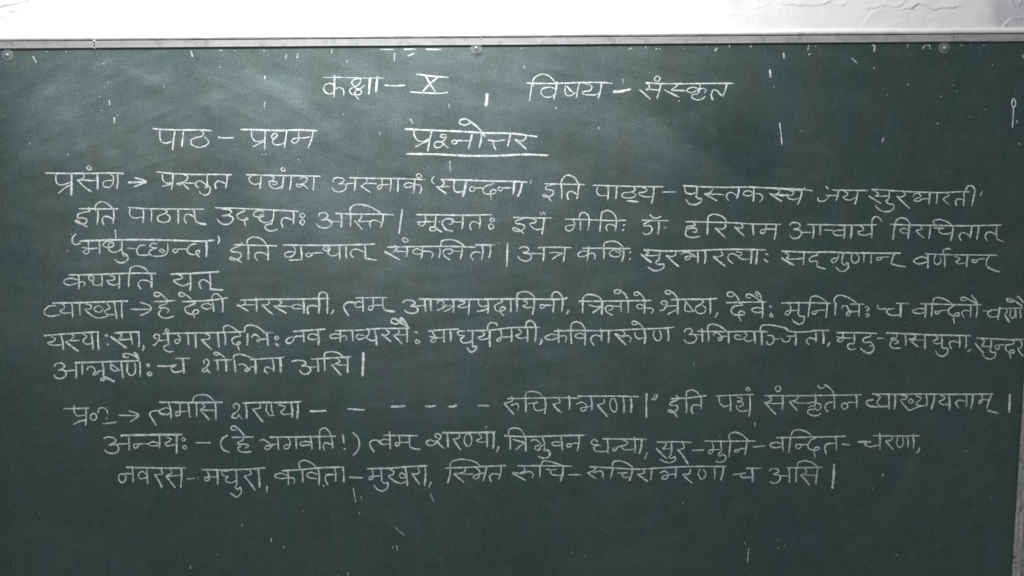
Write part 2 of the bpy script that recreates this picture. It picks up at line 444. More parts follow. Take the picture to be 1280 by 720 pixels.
def chalk_mesh(name, entries, label=None, press=1.0, parent=board, wscale=1.0):
    V, Fc, E, Pr = [], [], [], []
    idx = 0
    for (ox, oy, sc, text) in entries:
        for st in text.split(';'):
            tok = st.split(); w = 1.0
            if tok[0][0] == 'w': w = float(tok[0][1:]); tok = tok[1:]
            w *= wscale*(.86 if oy >= 480 else 1.0)
            P = [(ox+float(a.split(',')[0])/sc, oy+float(a.split(',')[1])/sc) for a in tok]
            C = spline(P)
            n = len(C); C = C + rng.normal(0, .06, C.shape)
            T = np.gradient(C, axis=0); T /= np.maximum(np.hypot(T[:, 0], T[:, 1]), 1e-6)[:, None]
            Nn = np.stack([-T[:, 1], T[:, 0]], 1)
            # extend the ends by half a width
            half = BASE_W*(w**.82)*.5*1.45
            ph = rng.uniform(0, 6.28, 3); s = np.arange(n)*1.6
            var = 1+.10*np.sin(s*.23+ph[0])+.08*np.sin(s*.61+ph[1])+rng.normal(0, .07, n)-.12*np.exp(-(s[-1]-s)/3.0)
            pv = np.clip((1.06-.20*sstep(P[0][1], 330, 620)-.12*sstep(P[0][0], 700, 1250))*(.58+.30*w**.8)*(1+.16*np.sin(s*.31+ph[2])+.10*np.sin(s*.9+ph[0])+rng.normal(0, .09, n)-.22*np.exp(-s/2.5)-.30*np.exp(-(s[-1]-s)/3.0)), .3, 1.25)*press
            cap = .55*half
            C = np.vstack([C[0]-T[0]*cap, C, C[-1]+T[-1]*cap]); Nn = np.vstack([Nn[0], Nn, Nn[-1]])
            var = np.concatenate([[.25], var, [.2]]); pv = np.concatenate([[pv[0]], pv, [pv[-1]]])
            b0 = len(V); yo = -.00012-.000004*idx; idx += 1
            for i in range(len(C)):
                hw = half*var[i]
                end = 1.0 if i in (0, len(C)-1) else 0.0
                pts = np.array([C[i]-Nn[i]*hw, C[i]-Nn[i]*hw*.45, C[i]+Nn[i]*hw*.45, C[i]+Nn[i]*hw])
                x, z = to_board(pts[:, 0], pts[:, 1]); x = np.minimum(x, XR-.0006)
                for j in range(4):
                    V.append((x[j], yo-(.00022 if j in (1, 2) and not end else 0), z[j]))
                    E.append(1.0 if (end or j in (0, 3)) else .35); Pr.append(pv[i])
                if i:
                    for j in range(3):
                        a = b0+4*(i-1)+j; Fc.append((a, a+1, a+5, a+4))
    o = obj(name, V, Fc, M_chalk, parent, label, smooth=True)
    set_attr(o.data, 'edge', E); set_attr(o.data, 'press', Pr)
    return o

WORDS = """पाठ|180,80|w1.25 58,430 100,436 250,440 380,440 452,446;106,438 106,490 118,520 150,528 185,516;w1.4 206,446 197,510 190,575;w1.4 264,446 258,500 252,550;380,444 398,460 386,482 350,490 318,504 312,524 330,546 370,556 408,546 432,520 404,486
dash|180,80|w1.3 496,490 545,494 598,491
प्रथम|180,80|w1.5 645,437 780,440 900,444 1030,440 1156,446;718,446 718,480 732,508 762,518 800,508;w1.2 808,446 806,510 804,572;802,518 770,530 728,553;866,480 874,493 860,498 850,484 866,464 888,468 880,490 860,508 860,528 880,540 915,536 940,520;w1.3 952,446 944,500 936,558;1030,446 1032,485 1026,514 1005,530 984,518 992,502 1020,494 1060,494 1112,486;w1.2 1128,446 1118,500 1094,562
कक्षा|400,80|w0.7 22,90 150,90 300,94 425,94;w1.4 98,76 96,150 92,225;96,146 70,130 38,138 24,165 40,192 70,200 96,184;98,170 125,158 150,165 160,185 156,214;270,94 225,105 212,125 230,150 255,140 272,115 268,96;232,152 205,165 198,185 215,202 245,206 272,200 275,178 255,172 238,180 232,196 240,215 262,238;228,158 265,166 300,142;w1.9 334,95 330,140 326,202;w1.8 384,84 378,130 374,190
dash|400,80|w1.3 432,142 500,146 568,142
X|400,80|w1.3 642,68 700,76 750,82 856,90;w1.2 602,187 720,194 800,196 850,190;w1.4 704,80 735,135 768,184;w1.4 784,90 730,135 688,182
विषय|500,80|w1.2 846,128 950,130 1050,130 1210,124 1345,124 1417,130;862,248 872,190 880,130 900,90 945,68 990,78 1020,105 1036,130;w1.3 1046,118 1040,170 1026,236;1040,168 1000,155 950,165 940,195 965,220 1005,220 1040,200;880,130 888,140 895,148;1104,138 1100,180 1112,210 1135,212 1168,196;w1.2 1114,150 1140,180 1168,196;w1.2 1194,130 1184,175 1176,225;1226,128 1266,140 1280,158 1262,180 1222,184 1217,198 1250,206 1305,205 1330,195;w1.3 1344,126 1336,180 1320,230
dash|700,80|w2.2 356,186 410,182 470,168
संस्कृत|700,80|w1.2 570,124 640,130 800,132 1000,130 1160,130;650,80 630,95 634,112 655,115 668,98 650,80;575,128 596,142 592,160 570,172 610,170 664,175;w1.2 532,172 570,205 604,236;w1.2 672,132 662,180 646,230;w1.2 790,132 772,152 745,174 800,177 850,180;w1.2 695,172 740,195 795,222;930,168 890,155 855,165 848,182 875,192 915,176;w1.2 935,135 928,180 910,205;915,174 955,162 974,175 962,194;918,200 885,205 880,225 915,240 950,232 968,215;w1.2 1018,240 1008,205 1022,172 1050,180 1065,200 1080,210;w1.4 1112,136 1100,180 1082,218
प्रश्नोत्तर|500,80|w1.6 32,434 200,442 400,450 560,460 750,464 912,485;w1.2 94,444 96,478 118,510 160,516 200,496;w1.4 210,450 198,510 184,582;w1.2 200,510 160,524 102,554;268,482 285,492 308,486 304,472 282,470 266,482;w1.1 308,486 300,506 275,518 245,518 228,535 240,558 272,552 300,525;w1.2 270,516 295,538 322,560;w1.2 384,512 360,508 345,520 357,533 378,526 384,512 430,512 462,512;w1.5 480,472 470,515 456,565;w1.5 545,462 540,510 528,558;w1.4 568,484 530,435 480,392 440,368 402,374 398,396 428,408 460,398 475,382;w1.2 588,508 640,514 700,506;w1.2 622,512 625,545 640,572;w1.5 736,468 730,500 718,548;w1.2 842,474 836,498 808,514 768,504;w1.4 768,504 805,535 842,568
underline|500,80|w1.7 40,600 240,602 440,612 640,612 800,604 900,605 990,610
प्रसंग|40,190|w1.3 88,140 200,143 400,143 520,140 612,144;w1.2 160,150 160,190 175,216 215,218 260,200;w1.8 264,150 264,220 262,292;w1.2 260,218 220,240 176,275;345,150 348,170 320,184 302,186;w1.2 320,186 400,191 430,190;w1.3 304,186 345,230 398,266;w1.8 436,150 438,200 438,252;380,92 366,105 378,120 396,112 380,92;520,146 542,165 540,210 515,236 480,230 472,208 495,192 535,190;w1.2 570,152 573,200 566,244
arrow|40,190|w1.5 642,204 700,202 758,200;w1.5 686,172 730,184 760,200 720,216 680,232
प्रस्तुत|40,190|w1.2 830,132 950,145 1100,150 1250,150 1331,152;868,150 872,185 890,205 920,208 940,200;w1.3 940,150 938,200 930,252;936,210 900,222 866,230;1015,152 1040,165 1030,188 1002,203 965,212 985,222 1002,208 1025,230 1046,250;1010,206 1060,208 1095,210;w1.1 1112,240 1092,222 1098,200 1120,193 1145,205 1165,228;w1.3 1168,155 1168,200 1166,238 1150,236;w1.1 1160,238 1172,222 1188,240 1184,270 1160,288 1130,280 1115,262;w1.2 1226,245 1221,215 1240,194 1270,202 1295,212;w1.4 1303,155 1299,200 1291,242
पद्यांश|260,190|w1.2 255,152 400,156 550,158 750,162;500,104 486,115 498,128 516,120 500,104;290,160 273,178 282,200 310,216 350,210;w1.3 354,165 352,200 346,246;420,160 440,172 430,188 410,194 445,196 462,207 445,220 425,212;408,194 412,225 440,245 475,240 500,225;w1.3 504,165 500,205 492,250;w1.3 556,165 552,210 544,254;612,180 640,165 662,178 650,202 618,217 592,214 590,228 610,234 635,218;w1.2 628,214 650,230 665,248;w1.2 706,168 706,210 700,256
अस्माकं|260,190|w1.1 942,172 1100,176 1280,178 1448,184;835,205 838,180 865,170 900,178 908,192 885,210 868,216 900,212 922,225 915,250 880,266 845,262 828,240;920,214 950,210 985,210;w1.3 980,178 982,215 976,258;1055,178 1060,198 1040,215 1022,236;w1.2 1020,225 1050,248 1082,270;1040,212 1090,210 1125,214;1160,178 1160,215 1155,238 1138,248 1128,234 1150,220 1215,218;w1.2 1220,180 1220,225 1214,262;w1.3 1266,182 1267,225 1265,268
अस्माकं_|480,190|232,144 216,158 230,174 252,162 232,144;w1.3 206,190 203,230 196,275;203,215 165,205 138,216 135,230 165,238 203,222;205,218 240,222 250,240 245,265 235,280
स्पन्दना|480,190|335,165 318,185 325,205 338,214;w1.4 378,184 550,188 700,194 850,196 960,202;w1.2 382,184 402,205 380,232 350,232;w1.4 350,232 385,258 416,278;380,234 410,230 440,232;w1.4 470,190 465,225 472,262 500,268 530,262;w2 548,192 538,250 524,302;600,238 585,232 570,245 580,262 602,260 606,242 640,240 668,242;735,200 722,215 685,225 660,248 668,275 700,282 738,276 748,260 728,250 710,265 710,290 716,318;785,238 768,235 760,248 775,260 790,252 790,240 830,240 862,238;w1.8 868,200 866,240 860,282;w1.8 922,200 912,250 892,298;w1.3 984,182 975,210
इति|700,190|w1.1 -105,212 75,216 162,218;-25,212 -65,222 -93,232 -95,248 -68,252 -43,262 -48,285 -83,300 -115,293 -105,284 -83,296 -58,328;w1.3 11,312 12,260 8,205 25,168 55,154 95,170 115,198 126,218;w1.3 55,318 48,283 65,263 90,268 112,282;w1.4 125,222 120,270 112,312
पाठ्य|700,190|w1.1 220,222 350,226 500,230 690,232;250,235 246,268 265,290 315,290;w1.4 322,232 322,280 318,320;w1.3 378,232 376,270 372,312;495,236 500,255 470,268 430,272 412,288 425,303 460,308 495,300 503,283 480,268;w1.5 445,326 485,328 524,334;545,236 575,245 575,262 550,270 525,270 535,288 565,298 600,300 620,290;w1.2 626,234 622,290 610,345
dash|700,190|w1.1 682,268 775,266
पुस्तकस्य|700,190|w1.2 818,225 950,232 1100,236 1250,234 1373,239 1613,249 1683,259;w1.2 832,218 832,250 845,275 880,280 905,270;w1.2 912,236 912,275 905,303;w1.2 905,292 922,312 942,308 940,332 900,352 860,345 840,318;1020,245 1000,272 965,280 1005,282 1060,282 1095,286;w1.2 962,280 1000,300 1044,325;1125,325 1108,298 1125,272 1150,272 1178,292;w1.4 1194,240 1188,280 1178,312
पुस्तकस्य_|920,200|w1.3 118,190 120,230 114,276;118,220 85,205 55,213 50,230 80,240 118,228;120,225 155,226 178,245 172,265 155,282;278,195 290,212 262,232 225,224;w1.4 222,222 262,250 305,275;w1.8 260,230 320,236 350,230;350,200 385,215 372,235 345,240 350,256 385,264 430,250;w1.4 440,195 434,240 412,296;w1.5 250,188 350,196 440,202;w1.5 450,200 458,185
जय|920,200|w1.1 640,200 740,202 880,204;w1.7 600,178 616,192;545,250 550,272 580,276 605,262 620,238;598,235 640,238 680,236;w1.2 682,205 678,240 668,270;718,208 745,222 735,240 715,246 730,262 765,266 800,248;w1.3 812,205 806,250 792,296
सुरभारती|1040,210|w1.1 265,142 420,152 560,160 720,164 860,158 920,160;265,142 310,172 290,188 375,187;w1.2 245,187 285,212 328,237;w1.1 382,152 382,190 370,220;w1.1 375,205 360,225 385,240 412,245 410,270 380,290 335,288 305,270 288,250;470,158 490,175 460,195 432,188;w1.3 432,188 475,230 518,272;540,195 552,172 582,172 590,192 560,205 545,218 575,222 605,206 650,205;w1.3 652,160 650,205 645,242;w1.2 700,165 700,200 695,238;w0.9 765,165 780,185 742,206 785,250;w1.1 830,250 822,222 845,205 880,215;w1.3 880,165 880,210 875,252;w1.3 890,148 905,122 935,120 952,145 945,190 932,252;w1.6 1002,152 988,186
इति|40,190|w1.2 312,378 450,380 575,380;w1.2 375,370 385,395 345,402 308,416 305,438 340,440 365,450 358,475 325,480 290,462 300,455 335,480 368,500;w1.3 438,380 440,430 434,485;w1.1 422,395 425,355 455,332 490,338 520,360 545,385;w1.3 480,485 468,458 480,432 510,432 540,450;w1.4 545,388 546,430 540,478
पाठात्|40,190|w1.1 642,370 760,378 900,380 1145,382;655,380 650,410 665,435 700,440 740,430;w1.4 742,382 744,430 738,472;w1.2 795,382 798,420 794,464;w1.1 880,382 902,400 875,414 840,430 842,458 880,470 915,458 918,430 888,410;w1.3 974,385 976,430 974,478;w1.1 1028,475 1015,445 1030,416 1060,420 1085,440;w1.1 1080,385 1085,430 1092,465;w1.7 1092,465 1125,478 1160,482
उदधृतः|260,190|w1.2 48,372 200,376 400,386 605,396;w1.2 92,380 140,385 158,400 135,420 92,426 135,424 163,435 165,455 140,480 100,482 75,465 60,445;235,380 245,395 215,405 192,422 205,445 235,455 265,450 262,438 245,447 245,470 250,494;375,400 345,390 310,402 305,425 340,435 372,428 362,415 345,430 345,452 370,470 410,468 432,450;w1.2 440,390 435,440 425,480;w1.2 425,480 390,485 380,505 405,525 440,525 465,515;w1.3 500,502 488,470 500,442 525,440 562,452;w1.3 570,398 572,440 568,484;630,408 612,425 630,438 648,425 630,408;w1.1 630,450 612,468 630,486 645,468 630,450
अस्ति|260,190|w1.2 850,410 1000,415 1150,415 1240,420;w1.1 738,432 745,410 780,405 800,425 785,443 755,455 795,450 825,465 815,495 780,508 740,498 722,478;w1.1 805,465 880,464;w1.3 888,415 892,450 888,502;w1.3 950,415 952,450 948,500;w1.2 950,412 950,375 980,352 1030,352 1090,370 1155,408;w1.1 1022,415 1022,440 1005,462 1060,462 1090,462;w1.3 978,458 1005,490 1030,518;w1.1 1085,505 1078,475 1100,455 1130,460 1157,472;w1.3 1168,418 1165,460 1152,504
danda|480,190|w1.4 122,382 112,460 100,545
मूलतः|480,190|w1.3 214,418 400,420 550,422 722,418;275,425 278,460 265,488 240,492 230,478 250,468;w1.1 215,466 270,466 345,464;w1.2 345,425 344,465 335,500 310,502 308,522 335,526 350,508;w1.5 340,500 360,518 385,534;w1.5 368,463 370,468;w1.2 458,528 415,518 390,485 395,457 430,445 462,455 450,480 432,482;450,462 490,468 522,466;w1.3 526,428 526,470 520,516;w1.1 582,522 572,490 590,465 615,468 640,485;w1.2 638,425 642,470 636,510;722,440 708,450 718,465 738,458 722,440;w1.1 715,478 698,495 712,515 732,500 715,478
इयं|480,190|w1.1 862,436 1000,440 1118,440;w1.1 935,442 905,450 880,460 878,476 915,482 938,495 925,520 890,530 860,518 865,505 895,515 935,545;985,445 1015,457 1005,472 972,478 985,500 1020,518 1055,510;w1.5 1068,445 1062,495 1054,548;w1.4 1040,402 1052,420;w1.4 1060,400 1074,418
गीतिः|700,190|w1.1 35,448 200,452 350,458 442,455;88,455 98,480 88,512 60,528 38,515 42,495 70,488 95,488;w1.3 136,460 137,522;w1.2 125,440 140,408 165,405 188,425 195,460 186,522;w1.4 272,460 266,530;w1.2 272,452 280,405 315,390 345,400 370,428 376,455;w1.1 318,528 306,500 325,482 350,485 372,498;w1.2 376,460 374,490 368,526;w2 424,486 427,490;w2.2 418,520 424,521
डॉ|700,190|w1.2 545,456 722,458;w1.3 600,418 620,438 650,440 675,428;w1.2 598,462 557,482 562,492 600,492 613,512 605,538 575,550 552,540;w1.3 658,460 660,505 652,550;w1.5 692,505 708,504
हरिराम|700,190|w1.1 835,464 1000,468 1150,472 1280,480 1473,483;w1.1 890,470 900,490 865,495 840,502 842,513 890,507 914,518 905,535 885,530;w1.2 845,515 835,545 855,566 895,570 932,560;w1.5 985,468 984,510 982,550;w1.2 985,465 990,430 1025,415 1070,425 1100,445 1110,470;w1.2 1100,480 1105,498 1080,514 1035,508;w1.4 1035,508 1070,540 1105,575;w1.1 1210,480 1220,500 1200,508 1170,502;w1.4 1165,500 1195,530 1228,560;w1.6 1285,483 1291,553;1373,485 1373,515 1360,540 1338,540 1340,522 1375,514 1438,516;w1.3 1441,485 1438,533 1429,583
आचार्य|920,200|w1.1 478,430 600,432 750,435 940,432;w1.1 358,435 375,418 410,420 428,438 412,455 385,462 425,468 437,492 410,522 375,520 358,498;w1.1 430,484 505,482;w1.3 515,435 518,480 512,522;w1.6 562,435 560,500;w1.2 590,465 650,470;720,468 670,470 648,480 655,498 690,504 720,500;w1.4 722,435 724,480 720,522;w1.6 772,438 770,480 765,522;w1.1 828,438 850,455 840,472 812,478 825,495 860,502 900,490;w1.4 905,430 906,480 902,520;w1.2 905,425 908,395 930,378 955,385 970,408
विरचितात्|1040,210|w1.2 388,375 500,380 650,382 800,385 950,385 1130,380;w1.5 405,480 412,425;w1.2 412,425 420,380 430,348 465,332 500,345 520,372;510,415 480,402 452,415 470,432 508,435;w1.4 516,380 512,430 506,472;590,390 600,407 560,418;w1.2 560,418 585,445 612,465;w1.3 655,390 652,430 645,472;w1.1 690,383 675,355 715,343 770,360 805,388;w1.1 680,398 745,400;745,400 710,412 725,435 765,440 800,430;w1.4 808,390 802,440 790,486;w1.1 860,485 848,455 865,432 900,440 922,455;w1.5 930,390 928,430 920,470;w1.5 978,390 974,430 964,478;w1.2 1035,485 1020,458 1035,430 1065,430 1095,445;w1.1 1100,385 1095,430 1100,475;w1.2 1100,475 1142,492
मधुच्छन्दा|40,280|w1.3 295,65 272,90 270,120 290,138 325,128;w1.2 556,38 560,95;w1.6 318,115 480,108 700,105 900,108 1130,115 1215,108;375,110 378,160 378,190 355,200 342,182;w1.1 330,155 380,165 450,160;342,182 370,170;w1.2 448,112 452,155 450,198;w1.1 545,125 500,115 472,140 500,158 540,150 542,128 515,130 510,150 515,175 545,190 580,180 600,160;w1.2 600,115 600,170 608,195 632,205 640,235 610,258 575,255 550,235;600,200 618,215 630,205;w1.1 635,162 700,166;w1.1 755,142 720,145 698,175 710,205 750,208 790,205;835,132 800,130 785,150 812,158 835,160 800,170 780,190 800,212 850,215 890,205 905,180 905,130;890,185 865,168 850,180 880,195;972,170 950,167 938,180 955,192 972,180 975,168 1035,168;w1.1 1095,132 1060,140 1035,170 1045,195 1080,205 1110,197 1118,178 1098,180 1095,200 1120,222;w1.7 1162,115 1165,165 1162,220;w1.5 1240,80 1250,105 1240,132
इति|260,280|w1.2 172,138 300,142 460,146;w1.1 230,125 215,145 185,155 155,172 160,185 205,188 222,205 210,230 175,240 145,235 150,222 185,235 228,258;w1.3 268,145 270,190 268,240;w1.1 262,140 262,110 295,88 340,92 370,112 392,142;w1.1 330,245 312,215 325,192 365,192 395,208;w1.4 398,145 402,190 400,240
ग्रन्थात्|260,280|w1.3 500,140 650,142 850,142 1000,138 1112,134;565,145 582,170 575,202 545,222 515,215 515,195 545,185 578,187;w1.4 618,148 624,190 625,240;w1.2 538,243 580,240 625,238;w1.1 690,200 668,194 652,208 668,220 690,210 700,195 765,192;790,160 808,165 795,182 768,168 780,150 805,150 812,172 800,195 820,212 850,210 874,195;w1.4 876,145 878,190 878,236;w1.4 920,148 922,230;w1.1 970,225 950,200 965,172 1000,170 1045,190;w1.4 1045,140 1050,180 1048,225;w1.5 1048,228 1085,236 1125,242
संकलिता|480,280|w1.2 22,155 150,152 300,150 450,150 610,155;w1.5 610,140 740,140;140,92 122,105 140,122 162,112 140,92;w1.1 70,142 88,162 70,180 150,185;w1.6 5,185 55,212 105,240;70,182 45,202;w1.3 155,155 155,190 148,220;w1.3 255,148 256,190 246,235;255,180 220,165 195,178 200,198 235,202 256,190;w1.1 256,182 305,184 328,200 318,228;w1.3 370,160 375,185 366,225;w1.2 378,150 385,115 430,104 480,112 520,135 545,160;w1.1 440,240 405,215 395,185 415,168 455,172 450,195 425,200;455,180 510,182;w1.3 522,160 518,200 510,232;w1.1 595,242 578,215 595,192 620,186 648,195;w1.2 655,145 660,190 648,240;w1.3 708,145 710,185 700,228
danda|480,280|w1.6 824,130 822,210 818,285
अत्र|480,280|w1.1 1028,158 1120,155 1250,158;w1.1 900,165 925,152 960,160 962,180 925,192 960,196 982,212 978,235 948,248 912,238 890,215;w1.1 975,197 1060,198;w1.5 1065,158 1066,200 1062,246;1105,192 1140,190 1190,196;w1.2 1120,238 1150,215 1192,196;w1.3 1208,160 1202,210 1196,252
कविः|700,280|w1.1 150,162 300,162 472,164;w1.3 190,152 188,200 182,245;190,185 150,180 120,200 130,218 165,215 190,200;w1.1 190,200 220,195 235,213 228,238;w1.2 290,165 294,200 290,235;w1.2 290,155 300,125 345,115 390,125 420,155;418,185 380,168 338,180 332,205 365,220 400,212 400,195 370,180;w1.3 424,165 424,210 412,252;w1.8 466,188 471,190;w2.2 464,232 470,234
सुरभारत्याः|700,280|w1.4 558,172 700,180 900,178 1067,170 1217,169 1372,173;w1.1 560,175 592,192 568,208 612,212 658,208;w1.6 538,200 575,232 612,258;w1.3 665,182 664,215 655,248;w1.2 650,240 638,262 660,270 690,268 692,290 665,308 625,310 585,288;w1.1 770,185 772,205 745,218 710,210;w1.5 710,210 750,250 792,285;w1.1 808,205 825,190 860,192 905,215;868,208 868,228 845,240 833,225 858,215 915,220;w1.4 918,185 920,225 920,262;w1.6 968,182 970,225 964,264;w1.1 1075,185 1085,205 1055,220 1022,218;w1.5 1022,218 1060,250 1102,282;w1.1 1155,265 1125,240 1120,215 1145,197 1190,215;1175,185 1212,192 1205,208 1190,218 1215,235 1265,235;w1.6 1277,180 1276,220 1272,265;w1.6 1315,178 1312,220 1307,268;w1.5 1370,198 1387,205;w2 1359,234 1385,252
सद्गुणान्|900,300|w1.4 410,75 600,82 720,80 850,85 1050,88 1205,88;w1.2 430,80 458,102 445,125 500,127 555,122;w1.6 410,120 450,145 498,170;w1.3 560,85 558,125 556,165;w1.1 645,88 652,100 615,110 595,128 605,145 640,140 650,150 645,165;w1.5 645,175 670,185 700,192;790,88 788,118 770,145 750,150 742,135 765,122 788,122;w1.3 822,90 815,125 810,150;w1.1 812,150 828,168 850,150 855,182 830,208 795,205 775,180;w1.1 880,95 875,130 895,155 918,145 928,120 915,95 895,90;w1.3 960,92 958,150;w1.3 1010,92 1006,155;1068,115 1045,121 1050,136 1072,130 1078,116 1130,112;w1.4 1165,88 1152,115 1140,155;w1.3 1140,158 1190,172 1235,178
वर्णयन्|1040,210|w1 620,572 780,578 950,580 1100,582;w1.2 640,605 600,592 555,608 545,625 580,640 638,625;w1.4 640,578 640,620 638,668;690,580 680,615 690,640 712,640 726,618 722,592;w1.3 750,580 752,620 750,660;w1.1 745,570 740,548 765,538 790,542;818,590 848,600 850,614 826,622 848,638 897,630;w1.3 905,578 900,620 896,660;w1.1 965,615 935,612 938,628 965,628 972,610 1015,605;w1.1 1050,585 1030,615 1030,655;w1.5 1035,660 1075,680 1118,692
कथयति|40,280|w1.3 245,340 400,338 550,332 700,328 830,330;w1.3 310,342 315,385 312,432;w1.1 312,375 260,362 220,372 215,395 250,408 310,392;312,388 345,385 352,400 345,415;395,365 400,378 385,375 378,355 400,345 415,365 405,388 412,405 440,410 465,400;w1.3 465,340 468,380 466,418;w1.1 518,345 550,352 548,370 520,378 500,378 520,400 555,408 580,395;w1.3 582,340 584,385 580,430;w1.3 650,335 645,375 645,420;w1.1 650,330 660,292 700,280 740,290 765,308 772,325;w1.1 728,435 708,405 725,377 765,377 792,390;w1.5 795,335 800,380 796,425
यत्|40,280|w1.5 925,335 1060,330 1250,318;w1.1 985,338 1005,360 975,370 945,375 970,400 1010,412 1050,395;w1.5 1055,335 1058,390 1054,445;w1.2 1125,430 1115,395 1135,372 1165,380 1188,400;w1.4 1185,330 1190,380 1190,430;w1.6 1185,435 1230,438 1275,440
व्याख्या|40,280|w1.5 138,528 300,525 450,520 600,515 640,515;w1.1 160,550 150,545 110,550 82,578 90,605 130,615 185,605;190,525 218,548 210,568 188,578 210,595 265,590;w1.2 265,525 270,570 272,622;w1.3 318,530 320,612;355,530 395,545 390,565 355,568 375,592 420,622 465,625 510,612;470,560 445,545 415,562 425,582 455,588 475,568;500,530 520,560 485,580 500,602 550,605;w1.3 548,518 556,570 566,632;w1.3 600,520 598,575 602,630
arrow|40,280|w1.1 658,568 720,570 795,568;w1.1 720,522 780,542 795,565 770,590 720,612
हे|40,280|w1.2 812,518 880,516 955,510;w1.2 905,510 880,485 850,460 820,456 815,475 840,485 855,470;905,518 890,535 855,545 850,560 890,560 915,575 900,592;w1.2 862,572 845,595 860,620 900,628 945,615
देवी|40,280|w1.4 1000,518 1150,512 1230,504 1305,492;w1.2 1062,500 1030,475 1000,458 980,462 985,480 1010,482 1020,465;w1.1 1060,518 1090,528 1050,545 1020,560 1030,590 1070,603 1105,595 1110,575 1085,575 1070,595 1085,625;1205,545 1170,530 1130,542 1140,560 1170,568 1205,555;w1.3 1205,515 1210,550 1212,585;w1.2 1198,495 1208,472 1233,466 1263,488;w1.4 1268,495 1273,540 1271,588
सरस्वती|260,360|w1.3 215,82 400,75 550,75 700,72 810,70;w1.1 230,78 250,95 240,112 200,120 193,110;w1.3 195,108 235,135 270,156;235,113 320,112;w1.2 320,65 325,115 324,158;400,80 410,95 395,112 360,112;w1.4 360,112 395,145 432,177;470,80 492,95 465,118 435,120;w1.4 440,120 480,145 522,168;w1.2 465,120 550,124;640,125 600,110 560,120 575,138 640,138;w1.7 634,75 640,120 640,168;w1.4 670,175 662,140 675,120 705,117 730,125;w1.8 740,75 742,120 738,168;w1.3 735,68 745,35 775,28 795,50 796,120 796,174;w1.3 835,148 832,162 818,174
त्वम्|260,360|w1 985,66 1100,65 1198,64;w1.5 937,184 912,145 905,118 930,97 965,96 985,100;1035,100 1000,90 978,110 995,130 1035,122;w1.4 1030,60 1034,110 1034,158;w1.1 1100,68 1102,115 1095,142 1075,148 1070,130 1095,118 1160,114;w1.2 1165,68 1165,115 1175,145;w1.8 1175,147 1215,155 1250,158
आश्रयप्रदायिनी|480,360|w1.5 232,74 400,76 600,76 800,74 1000,74 1150,76 1210,72 1222,62;w1.3 125,100 145,82 190,85 207,105 175,122 210,125 227,145 215,163 185,170 150,160 135,145;w1.2 195,123 270,116;w1.5 272,80 275,120 278,158;w1.8 310,80 314,150;w1.1 358,105 360,88 385,84 400,98 388,118;w1.2 352,150 390,135 415,112;415,118 455,118;w1.2 402,156 430,145 460,122;w1.5 462,80 465,115 462,162;w1.1 500,85 540,92 525,108 492,120 520,132 560,125;w1.4 568,76 568,125 562,178;w1.2 632,82 630,105 650,123 690,120;w1.4 622,156 660,150 695,135;w1.6 692,78 696,120 692,170;w1.2 778,78 790,92 755,107 738,125 750,152 790,152 810,135 790,125 775,140 780,165 798,185;w1.4 845,80 846,120 845,162;w1.5 885,80 888,120 886,156;w1.2 885,70 895,36 935,24 975,34 1010,70;930,86 955,95 948,112 925,120 955,132 995,125;w1.5 1002,78 1000,125 990,176;w1.2 1065,112 1042,115 1045,135 1065,132 1072,116 1130,115;w1.4 1132,80 1132,120 1126,160;w1.4 1118,68 1125,34 1155,26 1180,46 1192,80 1190,120 1184,160;w1.8 1232,148 1218,174
त्रिलोके|700,280|w1.3 125,515 300,515 450,512 610,510;w1.5 150,515 152,550 150,595;w1.3 148,510 165,478 200,470 245,480 280,505;w1.2 192,540 240,552 280,548;w1.4 218,592 250,570 278,550;w2 282,515 280,560 278,605;w1.1 350,608 315,590 302,562 320,545 352,548 345,570 325,575;340,548 410,550;w1.3 405,515 408,585;w1.6 455,515 455,590;w1.2 450,500 430,465 395,440 365,442 365,460 395,462 405,448;w1.2 565,505 545,475 520,455 495,458 498,475 520,475 530,462;w1.3 565,505 565,555 562,600;562,545 530,535 510,548 525,565 562,558;w1.1 565,560 610,562 622,578 605,598
श्रेष्ठा|700,280|w1.4 740,505 850,502 950,502 1048,498;w1.2 785,495 760,465 730,445 705,445 705,462 730,468 745,450;w1.1 705,535 680,535 675,520 695,512 715,525 705,550 690,572 665,578;705,550 745,545 780,545;w1.2 718,602 750,585 785,572;w1.5 785,498 785,545 786,602;w1.1 838,510 835,540 832,575 860,585 895,578;w1.1 840,520 870,555 885,582;w1.1 940,505 955,520 930,540 905,555 905,582 935,598 965,588 970,560 948,540;w1.6 1000,502 1003,550 1002,598;w1.5 1052,590 1035,622
देवैः|900,300|w1.2 40,418 180,415 310,412;w1.2 128,408 110,375 80,348 50,352 52,372 80,378 95,362;w1.2 125,418 150,435 100,440 75,462 82,490 110,500 158,498 160,480 135,475 125,495 130,520 142,542;w1.2 280,458 250,450 214,460 218,475 250,485 282,478;w1.5 282,415 285,465 282,520;w1.3 275,410 240,385 200,362 175,368 180,385 205,385;w1.1 275,405 270,370 245,345 235,358 258,378;w1.8 330,440 345,450;w1.3 342,490 335,508 355,512 342,490
मुनिभिः|900,300|w1.2 410,420 550,418 740,422;450,412 470,440 468,480 450,500 435,495 440,478 470,470 520,470;w1.4 525,420 525,460 520,492;w1.2 520,492 535,510 560,508 558,545 530,562 500,550 482,530;w1.4 600,420 592,470 588,515;w1.1 598,415 610,380 645,375 690,395 715,418;w1.1 640,472 615,480 620,495 640,488 650,470 700,468;w1.4 715,420 712,470 706,518
